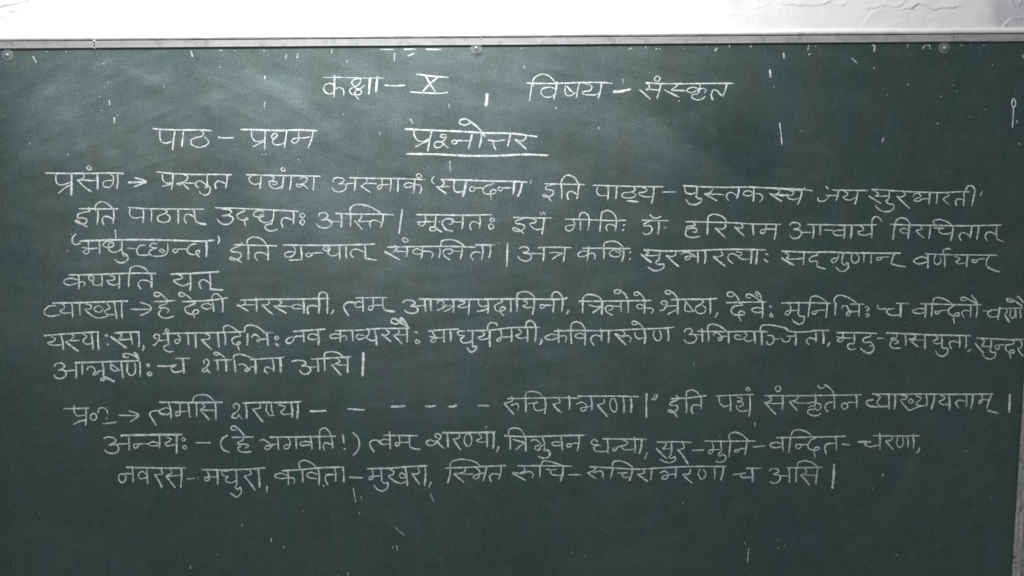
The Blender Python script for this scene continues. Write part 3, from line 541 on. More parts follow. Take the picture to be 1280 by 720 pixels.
मुनिभिः_|1040,330|w1.6 26,262 22,300 20,340;w1.2 18,262 15,235 35,212 70,210 120,230 165,262;w1.1 68,298 70,280 98,280 108,300 122,320 112,345 96,340 102,322 130,318 180,316;w1.1 120,268 215,268;w1.3 180,270 180,320 178,350;w1.1 220,288 238,286 245,300 228,312;w1.1 228,352 245,345 240,330 222,338
च|1040,330|w1.2 305,272 308,295 330,302 362,296;w1.3 415,297 372,303 365,325 395,342 450,340;w1.2 428,262 512,264;w1.9 458,265 458,310 456,355
वन्दितौ|1040,330|w1.2 590,265 700,268 850,272 995,272;w1.1 620,300 580,297 540,310 545,325 590,330 620,318;w1.4 625,268 625,315 618,358;w1.5 668,268 666,310 662,352;w1.2 672,262 680,230 720,225 770,245 800,268;w1.1 712,315 690,313 690,330 710,330 722,312 770,308;w1.2 820,272 800,285 775,305 780,330 810,345 845,343 845,325 818,335 810,360 815,395;w1.1 878,358 866,325 885,308 918,315;w1.3 925,275 925,315 922,355;w1.3 965,272 968,310 960,360;w1.3 965,265 920,240 880,222 858,228 865,242 895,240;w1.3 968,262 950,232 928,208
चरणौ|1180,360,7.2|w1.9 350,205 398,211;w1.2 490,196 425,200 392,228 410,255 450,262 490,252;w0.8 500,185 600,182 714,180;w1.6 502,172 494,225 485,285;w1.2 560,190 568,215 545,240;w1.6 545,240 570,280 592,312;603,195 592,235 605,270 630,265 640,230 632,195;w1.1 646,190 648,268;w1.6 686,190 690,270;w1.3 705,165 650,125 600,100 565,98 572,118 610,125 640,115;w1.5 716,130 690,100 665,75 655,85
यस्याःसा|40,360|w1.3 80,318 200,308 350,298 445,292;w1.1 130,325 155,338 145,355 105,366 140,382 200,378;w1.5 192,312 205,360 208,412;w1.1 262,305 280,322 260,350 320,348;w1.1 225,358 255,350;w1.7 225,360 265,390 310,422;w1.1 335,305 365,322 348,342 342,358 365,375 400,370;w1.5 395,300 402,350 408,412;w1.6 440,292 440,350 446,415;w1.6 485,318 500,315 505,325;w2 503,374 508,378;w1.5 550,300 640,294 718,294;w1.2 580,298 600,322 575,345 615,344 660,342;w1.7 525,325 575,360 630,400;w1.3 655,298 664,340 670,378;w1.4 708,290 715,340 712,395
comma|40,360|w1.4 742,380 746,400 738,418
शृंगारादिभिः|40,360|w1.3 870,305 1000,302 1173,298 1290,296 1413,292;900,272 888,285 900,296 912,285 900,272;w1.2 830,338 812,328 825,308 850,318 842,350 820,378 805,382;w1.1 842,352 910,347;w1.6 905,305 908,345 912,378;w1.2 905,380 880,390 885,412 915,426 942,422;972,312 988,330 985,355 968,370 952,362 956,346 985,343;w1.5 1035,295 1042,340 1044,380;w1.5 1088,300 1092,350 1092,400;w1.2 1150,302 1187,320 1175,342 1130,345;w1.4 1130,345 1165,380 1200,412;w1.5 1238,300 1243,350 1248,395;w1.4 1285,298 1290,340 1289,380;w1.2 1278,295 1278,262 1308,250 1348,270 1385,300;w1.2 1383,300 1390,320 1355,327 1333,345 1343,372 1378,378 1388,362 1370,362 1372,385 1382,415;w1.6 1437,305 1437,345 1435,382;w1.3 1418,295 1423,258 1458,247 1503,260 1550,294;w1.2 1465,330 1475,313 1500,315 1525,345;w1.1 1518,345 1498,348 1508,360 1525,345 1568,338;w1.2 1540,298 1608,298;w1.5 1565,300 1571,345 1573,385;w1.2 1628,322 1618,335 1633,345 1645,332 1628,322;w2 1623,370 1645,387
नव|260,360|w1.5 570,290 680,282 782,275;w1.3 565,325 535,335 520,355 535,370 565,358 580,325 635,320;w1.5 635,288 638,325 640,362;w1.2 735,320 700,305 670,318 672,338 705,345 735,335;w1.6 732,285 738,330 736,380
काव्यरसैः|260,360|w1.3 850,285 1000,282 1150,270 1280,270 1343,268;w1.4 880,280 884,325 880,362;w1.1 882,315 850,305 812,318 825,335 880,332;884,325 915,318 925,335 918,352;w1.4 962,285 966,355;w1.1 1040,318 1005,310 988,325 1005,342 1040,335 1055,320;w1.3 1063,270 1075,300 1058,330 1085,350 1118,348;w1.6 1112,285 1122,330 1124,382;w1.2 1185,275 1208,298 1185,315 1155,308;w1.4 1158,308 1185,330 1220,358;w1.2 1268,275 1273,300 1243,315;w1.5 1238,315 1265,343 1295,372;1253,314 1328,312;w1.5 1325,275 1329,320 1327,362;w1.5 1338,262 1293,238 1248,205 1222,212 1225,232 1258,240 1278,228;w1.8 1333,262 1313,225 1288,200 1282,212 1300,230;w1.9 1376,293 1398,298;w1.2 1395,345 1382,358 1395,370 1411,358 1395,345
माधुर्यमयी|480,360|w1.3 295,288 400,278 500,274;w1.3 555,285 700,282 850,265 1040,262;w1.1 320,290 338,320 345,350 325,362 310,350 335,335;w1.1 300,322 350,332 395,330;w1.4 398,285 400,325 400,362;w1.6 442,282 446,320 444,355;w1.2 540,290 510,287 490,297 500,315 535,318 522,332 510,345 525,365 560,365 590,350;w1.3 592,285 590,340 590,375;w1.5 590,378 598,395 614,385 612,410 580,428 550,395;w1.2 650,290 672,305 655,322 628,330 650,345 700,335;w1.9 705,290 705,340 706,390;w1.3 690,278 695,245 720,230 750,240 755,255;w1.2 778,280 785,315 775,350 755,355 757,340 785,330 845,325;w1.5 850,275 852,320 850,358;w1.2 895,275 917,290 905,308 880,316 905,335 950,330;w1.4 955,270 958,315 956,360;w1.5 945,262 950,230 975,218 1000,232 1012,262 1012,310 1008,355;w1.5 1050,340 1050,360 1038,378
कवितारूपेण|680,370|w1.2 65,235 200,230 400,232 600,222 780,216 870,208;w1.3 95,220 98,260 98,312;w1.1 97,262 50,255 10,270 10,285 50,292 97,278;w1.1 98,268 140,265 150,285 142,308;w1.4 178,235 180,275 184,318;w1.3 178,225 185,185 215,172 250,185 275,222;w1.1 268,258 235,248 210,262 218,278 255,282 272,272;w1.3 272,225 276,270 272,328;w1.2 335,332 312,297 322,270 350,260 382,272;w1.3 380,218 384,260 382,300;w1.4 430,228 432,270 430,312;w1.1 525,232 540,252 515,268 475,250;w1.7 475,252 510,290 545,325;w1.1 522,272 560,264 580,285 570,308;w1.2 605,240 608,265 630,285 668,278;w1.7 668,225 676,270 670,318;w1.2 662,215 640,188 605,168 588,172 590,190 615,190 628,178;w1.1 735,230 730,265 748,295 770,295 782,268 770,230;w1.5 825,220 830,260 828,302
अभिव्यञ्जिता|860,370|w1.2 65,235 250,238 400,236 530,238;w1.2 650,222 700,240 800,238 850,230 940,230;w1.1 -25,245 -15,222 15,218 30,238 8,255 40,258 58,278 45,305 15,315 -10,310 -28,290;w1.1 45,258 95,258;w1.4 92,218 96,260 96,305;w1.4 136,240 137,302;w1.2 132,235 135,198 165,188 210,200 255,232;w1.1 168,262 182,245 205,250 225,272;w1.1 222,275 200,282 205,298 222,292 232,270 265,270;w1.4 268,235 272,280 270,318;w1.1 355,268 320,258 310,272 330,290 370,285;375,240 392,262 372,285 400,302 440,290;w1.6 440,238 446,280 448,318;w1.7 490,240 492,285 492,328;w1.3 480,235 490,200 530,192 590,200 640,212 665,222;w1.1 530,263 562,265 572,285 568,310 545,325 528,318 525,302;570,290 620,283;w1.1 625,285 640,305 672,302 682,272;655,268 715,268;w1.5 715,245 720,285 716,328;w1.3 805,325 790,300 805,280 850,288;w1.4 850,240 854,275 852,305;w1.8 900,238 904,275 902,318;w1.7 945,310 930,338
मृदु|860,370|w1.3 990,245 1120,245 1260,250;w1.2 1030,248 1036,285 1020,305 998,300 1005,285 1040,278;988,272 1050,280 1105,278;w1.3 1105,250 1110,280 1108,318;w1.3 1105,318 1070,320 1065,345 1090,358 1118,352;w1.2 1215,252 1215,270 1180,278 1165,295 1180,310 1218,308 1235,330;w1.5 1210,335 1235,330 1238,358 1215,380 1180,375 1150,350
dash|1040,330|w1.3 300,495 345,495
हासयुता|1040,330|w1.4 362,460 500,465 640,472 780,475 925,478;w1.2 430,470 430,490 395,495 395,505 432,508 440,525 418,532;w1.2 400,512 385,538 405,560 460,560;w1.3 488,470 492,510 492,545;w1.2 545,472 558,492 515,502;w1.5 515,500 545,530 572,552;535,505 615,508;w1.5 618,470 620,520 618,568;w1.1 690,480 710,495 675,515 695,532 728,525;w1.4 730,480 734,515 730,550;w1.3 730,550 745,562 768,560 770,590 740,615 705,605 690,580;w1.3 795,565 782,532 800,514 845,525;w1.4 848,478 852,520 850,560;w1.4 892,480 895,520 890,565;w1.7 925,570 905,585
सुन्दर|1180,360,7.2|w1.2 290,450 400,455 600,465 720,462;w1.2 335,452 364,480 348,505 345,522 425,528;w1.6 280,498 320,545 355,585;w1.3 425,460 425,500 424,545;w1.6 412,550 420,572 440,580;w1.2 440,580 465,582 455,620 410,642 370,625 348,600;495,515 468,515 460,538 480,555 498,540 500,512 545,512;w1.2 600,468 632,478 620,505 562,515 555,550 580,577 625,585 632,565 604,560 588,590 605,635;w1.2 680,475 702,495 695,530 665,545;w1.3 665,545 690,590 718,615
आभूषणैः|40,360|w1.4 285,498 400,495 550,490 715,485;w1.3 150,525 160,505 195,500 218,520 200,540 175,548 210,548 230,570 215,595 185,605 155,595 148,575;w1.2 225,553 290,548;w1.5 292,498 296,550 295,602;w1.4 335,500 336,540 335,580;w1.2 366,545 380,525 408,528 425,555;w1.2 425,555 405,578 430,575 445,555 470,553;w1.4 470,500 478,550 475,595;w1.3 475,600 458,605 462,618 482,612 480,592;w1.8 480,592 510,605 550,625;w1.2 528,502 525,535 550,552 590,548;530,510 585,548;w1.5 595,492 600,545 608,600;w1.3 638,500 635,555 655,583 680,575 690,545 685,500;w1.5 718,492 722,540 720,590;w1.4 715,480 690,455 640,438 610,442 615,462 645,462;w1.8 710,470 700,445 678,430;w1.4 762,515 775,508 784,520 768,525;w1.4 785,560 770,572 785,584 800,572 790,560
च|40,360|w1.4 835,520 900,522;w1.2 900,522 955,515 962,508;w1.3 955,520 930,530 935,555 960,562 1005,552;w1.4 955,470 1052,468;w1.8 1005,472 1010,520 1014,568
शोभिता|260,360|w1.3 40,482 100,480 160,478;w1.2 280,478 400,470 495,464 510,458;w1.2 -23,508 -28,485 -8,475 7,495 -8,525 -38,545 -28,560 -3,548;w1.4 -8,540 15,568;w1.4 60,480 66,515 66,552;w1.6 118,478 122,515 122,555;w1.2 115,468 80,440 50,428 38,438 55,448 75,442;w1.6 175,480 180,520 185,560;w1.3 170,475 175,450 205,442 250,450 302,470;w1.2 205,512 235,508 275,540;w1.2 272,535 245,545 255,556 278,545 285,528 310,525;w1.9 315,478 318,520 318,570;w1.3 400,572 376,547 390,527 430,540;w1.4 432,475 438,515 438,555;w2 480,468 485,515 484,562
असि|260,360|w1.3 690,475 850,465 955,458;w1.4 558,490 600,482 640,488 652,508 625,520 665,522 685,545 665,572 630,572 610,548;w1.2 670,528 735,525;w1.5 728,475 735,515 735,558;w1.5 775,468 778,510 778,552;w1.2 775,465 780,435 815,425 865,432 915,470;w1.2 862,470 880,490 845,508;w1.6 825,510 855,545 888,582;w1.2 860,512 920,515;w1.7 930,458 932,515 930,565
danda|260,360|w2.2 1036,430 1034,510 1030,585
प्र०|70,490|w1.5 52,112 140,110 220,108;w1.2 122,85 122,130 140,158 195,155;w1.6 200,112 202,165 198,222;w1.6 195,188 160,195 115,215;w1.3 265,145 240,145 228,170 248,190 272,172 264,148;w1.2 280,140 286,112 312,104 340,122 344,150;w0.7 340,168 334,185;w1.6 310,212 400,202
arrow|70,490|w1.5 422,155 550,158;w1.4 485,125 525,138 552,158 495,198
त्वमसि|70,490|w1.7 692,68 850,70 1000,70 1110,68;w1.6 668,222 645,185 625,150 640,130 680,125 700,145 740,150 765,138;w1.2 690,122 735,105 765,120;w1.6 750,72 765,120 768,182;w1.3 825,75 828,120 825,152 800,158 800,140 825,132;790,130 880,130;w1.5 880,72 888,120 892,170;w1.5 935,75 938,120 938,165;w1.2 910,65 925,30 965,18 1015,25 1055,62;w1.3 975,75 992,100 965,120 1060,122;w1.6 960,120 990,150 1022,185;w1.6 1062,70 1065,120 1066,185
शरण्या|290,490|w1.8 70,74 200,70 350,70 460,65;w1.3 15,110 10,85 35,78 50,100 35,130 5,152 2,170 30,172 48,152;w1.3 42,150 68,182;w1.7 92,78 98,130 98,178;w1.3 185,80 190,105 140,115;w1.8 140,115 170,155 205,198;w1.2 232,82 228,120 250,155 282,155;w1.2 262,78 265,120 278,155;w1.2 310,85 355,98 345,118 325,132 345,150 395,145;w1.8 395,72 402,120 402,172;w1.9 438,70 440,120 434,180
dash|290,490|w2 520,128 575,128 628,124
dash|290,490|w1.6 770,112 825,116 885,120
dash|290,490|w1.9 1060,98 1110,97 1155,92
dash|510,490|w2 115,95 150,97 185,92
dash|510,490|w2 270,96 300,98 325,88
dash|510,490|w1.7 465,90 540,93
रुचिराभरणा|510,490|w1.2 665,45 800,42 1000,38 1140,42;w1.4 1130,28 1280,28 1400,28 1538,31;w1.2 690,30 695,60 640,76;w1.6 640,74 675,115 705,150;w1.3 688,88 725,78 738,100 730,125;w1.7 782,45 786,90 785,135;w1.1 780,38 790,5 820,-4 870,5 900,32;w1.2 798,78 850,72;w1.2 865,68 840,80 845,115 870,125 915,112;w1.6 912,38 918,90 910,145;w1.2 1005,45 1012,70 965,82;w1.7 965,80 990,110 1025,138;w1.7 1072,25 1078,70 1075,120;w1.3 1125,80 1155,68 1180,78 1195,100;w1.2 1190,100 1152,108 1160,128 1185,118 1195,98 1225,95;w1.4 1220,30 1226,80 1225,125;w1.2 1305,48 1308,72 1263,86;w1.8 1263,87 1293,122 1328,162;w1.2 1358,45 1345,82 1358,122 1383,132 1393,97 1378,47 1358,45;w1.6 1435,32 1440,90 1440,142;w2 1485,35 1490,90 1485,137
danda|730,480|w1.7 418,62 415,140 416,228
quote|730,480|w1.3 470,65 468,88 450,106;w1.3 488,68 484,92 465,108
इति|730,480|w1.5 578,98 700,92 815,78;w1.4 612,75 632,97 605,112 575,125 575,140 620,145 622,170 590,190 562,182 572,172 600,190 622,222;w1.5 680,95 684,145 682,192;w1.3 682,85 685,52 715,40 750,52 770,80;w1.6 728,200 715,168 730,142 760,140 785,150;w1.4 780,85 782,125 780,165
पद्यं|730,480|w1.2 880,80 1000,75 1130,70;w1.2 1090,22 1080,38 1095,45 1108,38 1090,22;w1.3 900,82 905,125 930,150 965,145;w1.5 972,78 978,130 975,185;w1.2 1022,90 1052,92 1050,108 1020,118 1055,122 1060,142 1035,152;w1.2 1015,140 1025,172 1055,182 1095,175;w1.6 1105,75 1108,150 1100,215
संस्कृतेन|930,480|w1.2 135,78 400,78 600,75 785,72;w1.2 225,12 207,30 220,50 242,42 242,22 225,12;w1.3 165,82 185,104 155,128 255,130;w1.6 138,120 175,165 212,202;w1.5 258,80 258,130 254,175;w1.3 365,82 345,108 302,118;w1.6 302,118 330,150 355,178;335,122 380,128 430,128;w1.3 475,65 478,110 470,150;w1.3 420,128 470,122 512,140 510,162 490,175 470,160;w1.1 470,150 445,145 430,160;w1.3 470,170 430,172 425,192 455,210 495,208 512,195;w1.5 560,185 540,162 552,130 595,118;w1.4 600,75 603,120 602,165;w1.4 602,70 580,35 545,8 535,4;w1.3 492,8 505,28 530,26 535,14;w1.3 690,138 665,125 650,145 665,168 690,155 690,125 748,122;w1.5 748,75 752,120 750,162
व्याख्यायताम्|1040,470|w1.3 270,120 450,122 600,120 800,122 1075,120;w1.5 275,158 235,165 230,182 250,200 300,205 375,202;w1.1 290,122 322,140 305,165 300,180 318,200;w1.6 378,125 380,170 380,220;w1.7 420,125 422,170 414,222;w1.2 460,130 500,135 492,152 455,160;w1.3 455,162 490,205 515,228 550,215 590,200;w1.1 540,170 525,152 510,168 528,182 545,170;w1.1 560,130 595,148 575,170 560,190 600,200 630,195;w1.4 628,125 634,165 630,200;w1.6 685,120 678,165 660,225;w1.2 720,130 752,142 738,160 715,170 735,190 775,188;w1.5 778,120 784,175 782,228;w1.3 845,215 826,182 845,162 895,170;w1.3 895,125 898,165 895,205;w1.6 940,125 936,170 925,218;w1.2 1000,125 1000,160 985,185 978,170 1000,158 1052,160;w1.3 1062,125 1045,170 1030,215;w1.6 1035,230 1075,240 1108,248
danda|1040,470|w2 1185,122 1184,185 1180,242
अन्वयः|70,490|w2.1 432,290 600,286 720,285 840,284;w1.5 320,310 345,300 385,306 400,325 378,345 355,355 400,350 418,372 410,400 375,410 340,402 325,385;w1.4 400,348 485,345;w1.4 485,300 488,345 488,390;w1.4 545,345 520,350 520,368 540,372 552,350 575,345 620,345;w1.3 690,345 650,332 618,345 635,360 690,355;w1.4 690,290 692,330 692,375;w1.3 735,300 768,315 745,335 725,342 745,360 795,350;w1.9 805,290 805,350 804,412;w1.2 850,305 838,318 850,328 862,318 850,305;w1.2 858,355 846,370 860,382 870,370 858,355
dash|70,490|w1.4 930,338 1032,338
bracket|70,490|w1.5 1145,288 1110,310 1098,345 1115,385 1160,402
हे|290,490|w1.4 0,302 145,300;w1.5 82,290 47,250 17,228 -5,232 -2,252 32,255;w1.4 78,303 68,325 40,335 45,348 90,348 110,360 88,374;w1.4 60,360 40,372 50,395 90,402 130,395
भगवति|290,490|w1.5 250,302 400,300 550,298 690,295;w1.4 185,325 200,318 225,325 262,355;w1.4 262,355 225,362 220,378 242,384 262,362 275,350 308,348;w1.5 305,302 308,345 310,385;w1.3 374,305 388,330 386,358 372,377 350,376 348,360 364,352 386,352;w1.5 425,302 428,340 430,380;w1.4 520,335 490,330 455,340 465,357 525,352;w1.5 520,290 530,340 532,385;w1.5 580,300 585,340 585,385;w1.3 582,290 590,252 620,240 645,260 662,295;w1.5 618,390 608,358 625,338 665,352;w1.3 662,300 670,340 672,375
mark|290,490|w1.9 740,285 743,310 745,340;w2.2 748,378 754,382
bracket|290,490|w1.5 805,270 840,305 850,350 835,395 805,425
त्वम्|290,490|w1.5 1010,288 1100,290 1240,292;w1.6 948,402 925,365 918,340 940,322 975,325 1000,345;w1.3 1050,320 1015,315 982,332 1000,350 1050,345;w1.6 1050,262 1054,320 1055,380;w1.3 1115,295 1118,335 1110,358 1092,357 1092,340 1180,335;w1.4 1182,292 1183,330 1185,360;w1.6 1185,365 1215,378 1255,382
शरण्यां|510,490|w1.9 228,272 350,272 450,270 585,268;w1.4 195,308 178,290 195,278 218,288 212,312 180,330 150,320 125,330 130,352 165,355 200,330;w1.5 195,328 215,355 242,378;w1.8 262,275 265,320 267,370;w1.3 340,278 342,305 302,314;w1.6 302,312 325,350 355,390;w1.2 380,292 375,330 395,362 415,355 425,315 410,280 382,290;w1.2 470,278 492,300 475,315 455,322 480,335 525,330;w1.6 525,275 528,320 528,370;w1.9 572,270 572,320 568,375;w1.2 520,228 522,245;w2 605,365 592,400
त्रिभुवन|510,490|w1.6 642,292 800,298 1000,292 1178,288;w1.6 680,295 682,340 682,385;w1.3 668,285 675,250 710,240 750,250 778,290;w1.5 700,315 740,328 778,335;w1.5 718,388 745,362 778,338;w1.8 782,295 785,345 785,395;w1.4 820,325 840,318 865,325 885,350;w1.3 880,355 850,362 850,380 872,388 885,365 905,350;w1.4 895,298 908,335 912,370;w1.7 912,370 905,392 930,388 945,402 940,430 905,442 870,430;w1.3 1020,335 980,332 960,342 975,358 1025,355;w1.6 1020,298 1028,345 1028,388;w1.3 1085,348 1062,345 1062,365 1085,366 1092,345 1138,340;w1.7 1140,290 1140,340 1130,392
धन्या|730,480|w1.4 125,365 300,368 418,368;w1.3 92,385 68,370 48,388 60,405 95,405 112,412;w1.3 90,408 65,422 75,445 110,452 155,445;w1.5 155,365 160,415 160,462;w1.2 212,428 190,430 195,445 215,440 225,420 265,412;w1.2 262,375 292,388 275,408 245,415 275,440 330,435;w1.4 335,350 342,405 340,460;w1.9 385,368 382,415 368,465;w1.7 422,455 405,500
सुर|730,480|w1.3 485,388 620,385 718,390;w1.2 520,385 550,405 525,432 580,430;w1.7 482,430 515,465 552,498;w1.3 582,395 585,440 575,480;w1.3 582,470 565,490 585,495 605,485 608,508 570,525 530,515 505,500;w1.3 658,390 668,425 622,442;w1.8 625,438 660,480 695,535
dash|730,480|w1.5 722,442 798,440
मुनि|730,480|w1.3 805,380 950,382 1145,380;w1.2 852,382 862,420 855,458 832,464 832,445 860,438 905,438;w1.3 910,380 915,420 915,455;w1.3 912,455 895,465 905,480 930,470 945,485 940,510 905,522 880,515;w1.4 978,375 972,430 965,485;w1.4 968,370 970,335 1010,322 1055,340 1100,380;w1.2 1030,438 1005,442 1010,455 1030,450 1038,432 1075,430;w1.5 1088,380 1080,430 1070,475
dash|730,480|w1.6 1125,420 1205,412
वन्दित|930,480|w1.4 215,358 400,355 550,352 675,348;w1.4 250,400 215,388 175,400 180,418 215,425 252,415;w1.6 255,358 258,405 260,450;w1.6 310,358 305,400 300,455;w1.4 315,345 325,315 365,305 420,320 455,350;w1.3 380,402 350,405 347,425 370,430 388,405 430,405;w1.3 480,358 445,375 425,410 440,435 480,442 505,430 490,420 470,430 468,460 475,490;w1.7 548,468 538,425 555,400 612,395;w1.5 610,350 615,395 615,440
dash|930,480|w1.7 652,402 705,405
चरणां|1040,470|w1.9 172,440 220,438 258,440;w1.3 232,442 218,455 250,472 312,460;w1.1 275,398 400,400 585,398;w1.4 318,382 320,440 320,490;w1.2 395,405 400,425 358,434;w1.3 358,432 385,465 412,495;w1.1 440,405 430,445 445,475 465,470 475,440 470,405;w1.3 500,402 508,440 505,475;w1.4 540,400 545,440 542,485;w1.1 542,382 543,390;w1.5 582,480 578,500 560,515
नवरस|70,490|w1.5 468,502 600,505 750,508 865,505;w1.4 455,548 425,548 418,575 432,602 455,598 468,570 460,545 510,545;w1.4 508,495 513,545 515,600;w1.3 605,548 575,530 550,550 562,578 605,572;w1.5 605,505 608,560 612,615;w1.3 700,512 708,545 658,552;w1.7 658,550 685,590 708,638;w1.3 760,512 772,540 735,560 830,555;w1.7 735,560 765,600 795,638;w1.7 835,510 838,560 832,640
dash|70,490|w1.4 872,580 925,576;w0.9 945,562 945,580
मधुरा|70,490|w1.5 972,518 1100,520 1280,515 1395,505;w1.3 1005,522 1020,555 1018,588 998,592 992,575 1020,568;982,568 1075,565;w1.8 1075,518 1078,565 1078,618;w1.2 1150,528 1110,526 1112,555 1148,565 1130,578 1140,600 1175,605 1200,590;w1.4 1200,520 1205,570 1205,620;w1.4 1205,622 1195,638 1215,648 1230,635 1235,670 1205,700 1165,675;w1.3 1290,522 1303,545 1255,562;w1.5 1255,560 1293,605 1328,655;w1.8 1348,518 1355,570 1358,638;w1.6 1408,628 1405,668
कविता|290,490|w1.7 330,525 450,518 600,505 745,500;w1.5 370,522 377,570 375,620;w1.3 372,560 330,542 288,552 290,568 335,578 372,570;w1.3 375,572 410,574 418,590 412,612;w1.7 468,518 472,560 472,600;w1.3 452,508 448,470 480,455 525,470 560,500;w1.3 570,550 530,535 500,550 515,572 565,578;w1.6 575,508 582,560 580,620;w1.6 640,620 622,583 632,553 685,550;w1.4 685,505 692,550 690,595;w1.8 740,500 745,550 745,600;w1.8 608,625 613,628
dash|290,490|w1.9 780,568 872,572
मुखरा|290,490|w1.7 902,512 1050,508 1150,500 1280,492 1303,490;w1.3 935,515 940,550 935,580 915,582 918,565 990,558;w1.5 992,512 998,555 998,595;w1.5 998,595 1015,608 1040,605 1035,640 1005,660 970,650 945,620;w1.4 1050,515 1080,530 1070,552 1042,560 1085,595 1130,610 1168,592;w1.3 1160,555 1130,540 1115,558 1135,575 1165,565;w1.7 1155,505 1165,560 1170,625;w1.3 1240,505 1248,540 1200,548;w1.7 1200,542 1225,580 1252,615;w1.7 1288,495 1290,560 1285,625;w1.9 1328,600 1313,635
स्मित|510,490|w1.4 248,508 400,502 550,495 655,490;w1.6 265,605 278,560 285,510;w1.2 280,500 290,465 340,450 400,452 450,468 490,500;w1.4 385,505 372,535 305,548;w1.6 305,545 340,575 372,602;345,545 400,548 440,545;w1.3 455,505 478,530 470,570 445,578 435,565 460,550 510,540;w1.6 525,500 515,545 500,595;w1.5 555,600 545,565 562,545 612,550;w1.6 622,485 618,540 605,580
रूचि|510,490|w1.3 730,492 900,492 1095,495;w1.3 770,495 778,525 745,542 698,535;w1.6 695,540 730,560 785,590;w1.4 750,545 810,530 835,548 828,572;w1.6 880,495 880,530 878,570;w1.4 888,490 900,462 950,465 1040,495;w1.5 920,515 960,520;w1.3 990,515 952,525 960,550 1030,558;w1.8 1035,490 1032,540 1015,598
dash|510,490|w1.4 1072,552 1160,552
रुचिराभरणा|730,480|w1.4 38,552 200,560 350,568 500,560 700,550 950,550;w1.3 78,558 65,578 25,590;w1.6 25,590 50,612 82,632;w1.4 60,592 110,580 128,600 120,622;w0.9 130,615 132,638;w1.5 192,560 187,590 175,630;w1.5 190,548 195,520 235,512 280,525 325,555;w1.3 222,595 260,592;w1.3 290,590 255,600 265,622 305,620;w1.9 322,560 318,600 302,645;w1.4 400,570 400,595 355,602;w1.7 355,600 390,625 425,650;w1.7 450,565 450,600 445,640;w1.3 505,595 535,580 568,600;w1.3 560,605 525,615 520,632 550,632 568,605 612,600;w1.4 612,560 612,600 608,630;w1.3 710,565 702,598 658,602;w1.6 658,602 690,635 722,662;w1.2 775,565 762,600 782,635 808,618 810,590 795,570;w1.4 868,558 872,600 870,632;w1.8 930,555 925,595 912,640
च|730,480|w1.8 990,605 1045,598;w1.5 1080,592 1045,602 1052,622 1122,622;w1.4 1080,562 1182,562;w1.9 1120,565 1125,610 1122,655
असि|930,480|w1.3 285,558 400,558 525,555;w1.3 168,580 185,565 225,568 230,585 197,603 235,608 242,630 225,655 195,662 172,650;w1.2 242,613 300,612;w1.5 300,560 303,610 303,655;w1.5 348,560 348,610 346,655;w1.3 355,550 360,525 400,512 450,522 490,552;w1.3 405,562 418,588 380,605;w1.5 380,605 410,640 436,675;w1.2 400,605 480,610;w1.5 492,555 485,610 478,665
danda|930,480|w2.4 600,535 598,610 588,695"""
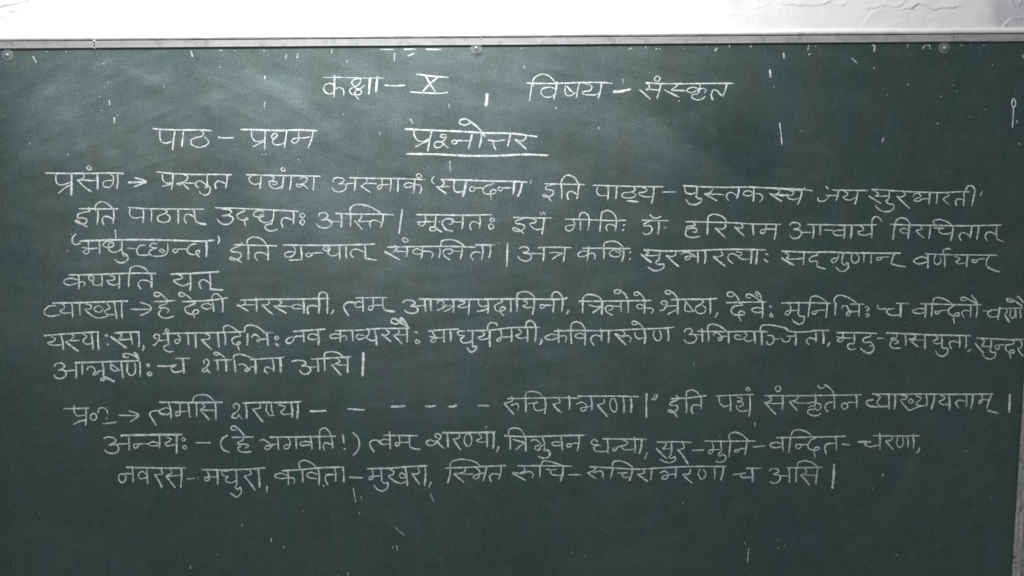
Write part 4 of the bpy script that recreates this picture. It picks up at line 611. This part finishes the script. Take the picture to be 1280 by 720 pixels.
TICKS = """0,0,4|w1.6 165,282 182,314;w1.8 955,255 962,283;w1.6 330,258 331,261;w1.5 1105,252 1106,255;w1.2 1175,252 1176,257;w1.4 519,316 520,321;w1.2 542,412 543,416;w1.4 547,502 549,524;w1.4 586,575 587,580;w1.5 571,588 571,616;w1.1 508,550 509,554;w1.1 498,480 498,486;w1.1 1100,335 1102,338;w0.7 818,428 820,440;w1 149,712 149,722;w1 374,545 375,549;w0.8 232,258 238,262
320,0,4|w1.1 38,250 42,260;w1.2 45,382 45,396;w1.5 44,508 43,540;w1.6 210,268 206,290;w1.1 152,275 148,297;w1.4 380,245 378,268;w1 455,303 456,313;w1.5 693,265 691,306;w1.5 760,280 790,268;w1.3 437,571 438,575;w1.2 623,247 690,248;w1.6 740,247 800,246;w1.6 850,247 925,247
400,80,5.3333|w1.3 860,268 862,294;w3.8 1113,200 1112,240 1107,278;w1.4 602,366 620,400;w1.3 398,454 400,474;w1.3 866,645 869,718
640,0,4|w1.6 61,328 62,340;w1.5 219,536 221,546;w1.6 432,634 433,646;w1.4 836,502 837,508;w1.3 46,240 48,243;w1.1 231,246 232,250;w1.1 430,238 432,242;w1.3 582,248 600,240;w1.5 668,235 670,242;w1.4 718,250 724,242;w1.2 738,243 742,252;w1.2 862,242 864,246;w1.6 1014,254 1026,240;w1 1087,225 1088,240;w1.8 1192,234 1198,232;w1.1 972,232 976,236;w0.8 555,395 558,420
960,0,4|w1.5 78,265 80,292;w2 9,350 13,388;w1.1 29,430 30,437;w1.3 205,226 198,252;w1.5 203,275 210,268;w1.1 236,234 241,229;w1.7 533,228 531,258;w1.3 520,230 526,224 533,228;w1.4 418,291 444,314;w1.9 528,339 533,340;w1.5 699,421 702,425;w1.3 595,474 597,478;w1.3 699,222 697,238;w1.6 781,230 772,246;w1.5 806,226 812,244;w1.2 785,226 806,226;w1.3 964,226 972,228;w1.2 1012,222 1013,226;w1.2 1077,228 1082,226;w1.6 1275,275 1278,290;w1 925,424 926,428;w1 866,480 867,485;w1 942,456 943,459;w1.3 1007,582 1010,586;w1 1083,546 1083,550;w1 847,614 848,622;w1.5 1228,492 1218,515 1226,540 1238,520 1228,492;w1.5 1228,530 1226,580 1222,638;w2 1243,602 1244,614;w1.8 577,690 571,710;w1.5 1254,714 1256,722;w1.3 58,615 66,680 70,725;w0.9 1120,322 1122,326;w0.8 165,656 168,660
700,480,5.3333|w1.2 1299,255 1299,285
730,480,5.3333|w1 905,340 906,345
1040,470,5.3333|w1.3 337,652 338,668;w0.9 893,495 893,508
0,540,4|w1.4 1210,458 1213,470;w1.1 1085,610 1087,618;w1.4 953,668 952,684;w0.9 66,652 68,655;w0.8 198,400 200,405
320,600,4|w1.4 487,40 492,75 499,112;w1.2 525,80 530,100;w1.2 872,66 887,108;w1.5 75,292 78,312;w1 137,330 139,344;w1.3 684,330 685,342;w1.6 703,326 709,352;w1 515,160 516,176;w0.8 693,235 720,258 742,278;w1.1 410,474 412,480;w1.1 460,462 461,478;w0.9 375,174 377,177;w0.9 233,150 234,158
640,600,4|w1.1 300,356 301,368;w1 361,374 362,384;w1.1 1185,340 1180,375 1177,414;w0.9 1160,312 1168,322;w0.8 852,112 855,120
960,540,4|w1.1 573,208 575,220;w1.4 640,614 646,617;w1.4 46,533 48,540;w1.6 50,578 52,584;w1.1 78,566 84,572;w0.9 524,278 526,290;w0.8 1116,321 1118,324;w0.8 1034,396 1036,398
40,190,5.3333|w1.4 239,14 240,22;w0.9 236,655 238,665;w0.9 262,545 264,552
180,80,5.3333|w1.1 502,20 510,24;w1 786,604 790,608;w1 812,598 813,610;w1.1 1030,634 1031,642;w0.8 640,172 642,176;w1.4 807,80 807,100
260,190,5.3333|w0.9 360,12 364,16;w1 382,14 386,20;w1.1 602,48 603,56;w0.9 998,130 1000,134
480,280,5.3333|w1.1 764,122 766,132
260,360,5.3333|w0.9 345,392 346,398
680,370,5.3333|w0.8 998,440 998,462
540,30,10.59|w1.2 1183,322 1184,328"""
KINDS = {'dash': ('chalk_dash', None), 'underline': ('chalk_underline', None), 'arrow': ('chalk_arrow', None), 'comma': ('chalk_comma', None),
         'danda': ('chalk_full_stop', None), 'quote': ('chalk_quotation_mark', None), 'bracket': ('chalk_bracket', None),
         'mark': ('chalk_exclamation_mark', None), 'X': ('chalk_numeral', 'ten as a Roman numeral with bars above and below')}
groups = []
for line in WORDS.strip().splitlines():
    nm, org, text = line.split('|')
    ox, oy, *sc_ = map(float, org.split(','))
    e_ = (ox, oy, sc_[0] if sc_ else 16/3, text)
    if nm.endswith('_'): groups[-1][1].append(e_)
    else: groups.append([nm, [e_]])
for nm, ents in groups:
    if nm in KINDS: chalk_mesh(KINDS[nm][0], ents, KINDS[nm][1])
    else: chalk_mesh('chalk_word', ents, 'white chalk word ' + nm)
# flecks and ticks: those long enough to see are parts, the grains are one
small = []
for line in TICKS.strip().splitlines():
    org, text = line.split('|'); ox, oy, sc = map(float, org.split(','))
    for st in text.split(';'):
        tok = [t for t in st.split() if t[0] != 'w']
        P = np.array([[float(a) for a in t.split(',')] for t in tok])/sc
        L = np.hypot(*(P[-1]-P[0]))
        if L > 5: chalk_mesh('chalk_tick', [(ox, oy, sc, st)], press=.95, wscale=.8)
        else: small.append((ox, oy, sc, st))
for _ in range(330):      # chalk grains caught on the paint
    x = random.uniform(0, 1270); y = 62+650*random.random()**1.3
    l = random.uniform(.1, 1.1)
    small.append((0, 0, 1, 'w%.2f %.1f,%.1f %.1f,%.1f' % (random.uniform(.22, .5), x, y, x+random.uniform(-.3, .3), y+l)))
sp = chalk_mesh('chalk_flecks', small, press=.95, wscale=.78)
sp['kind'] = 'stuff'
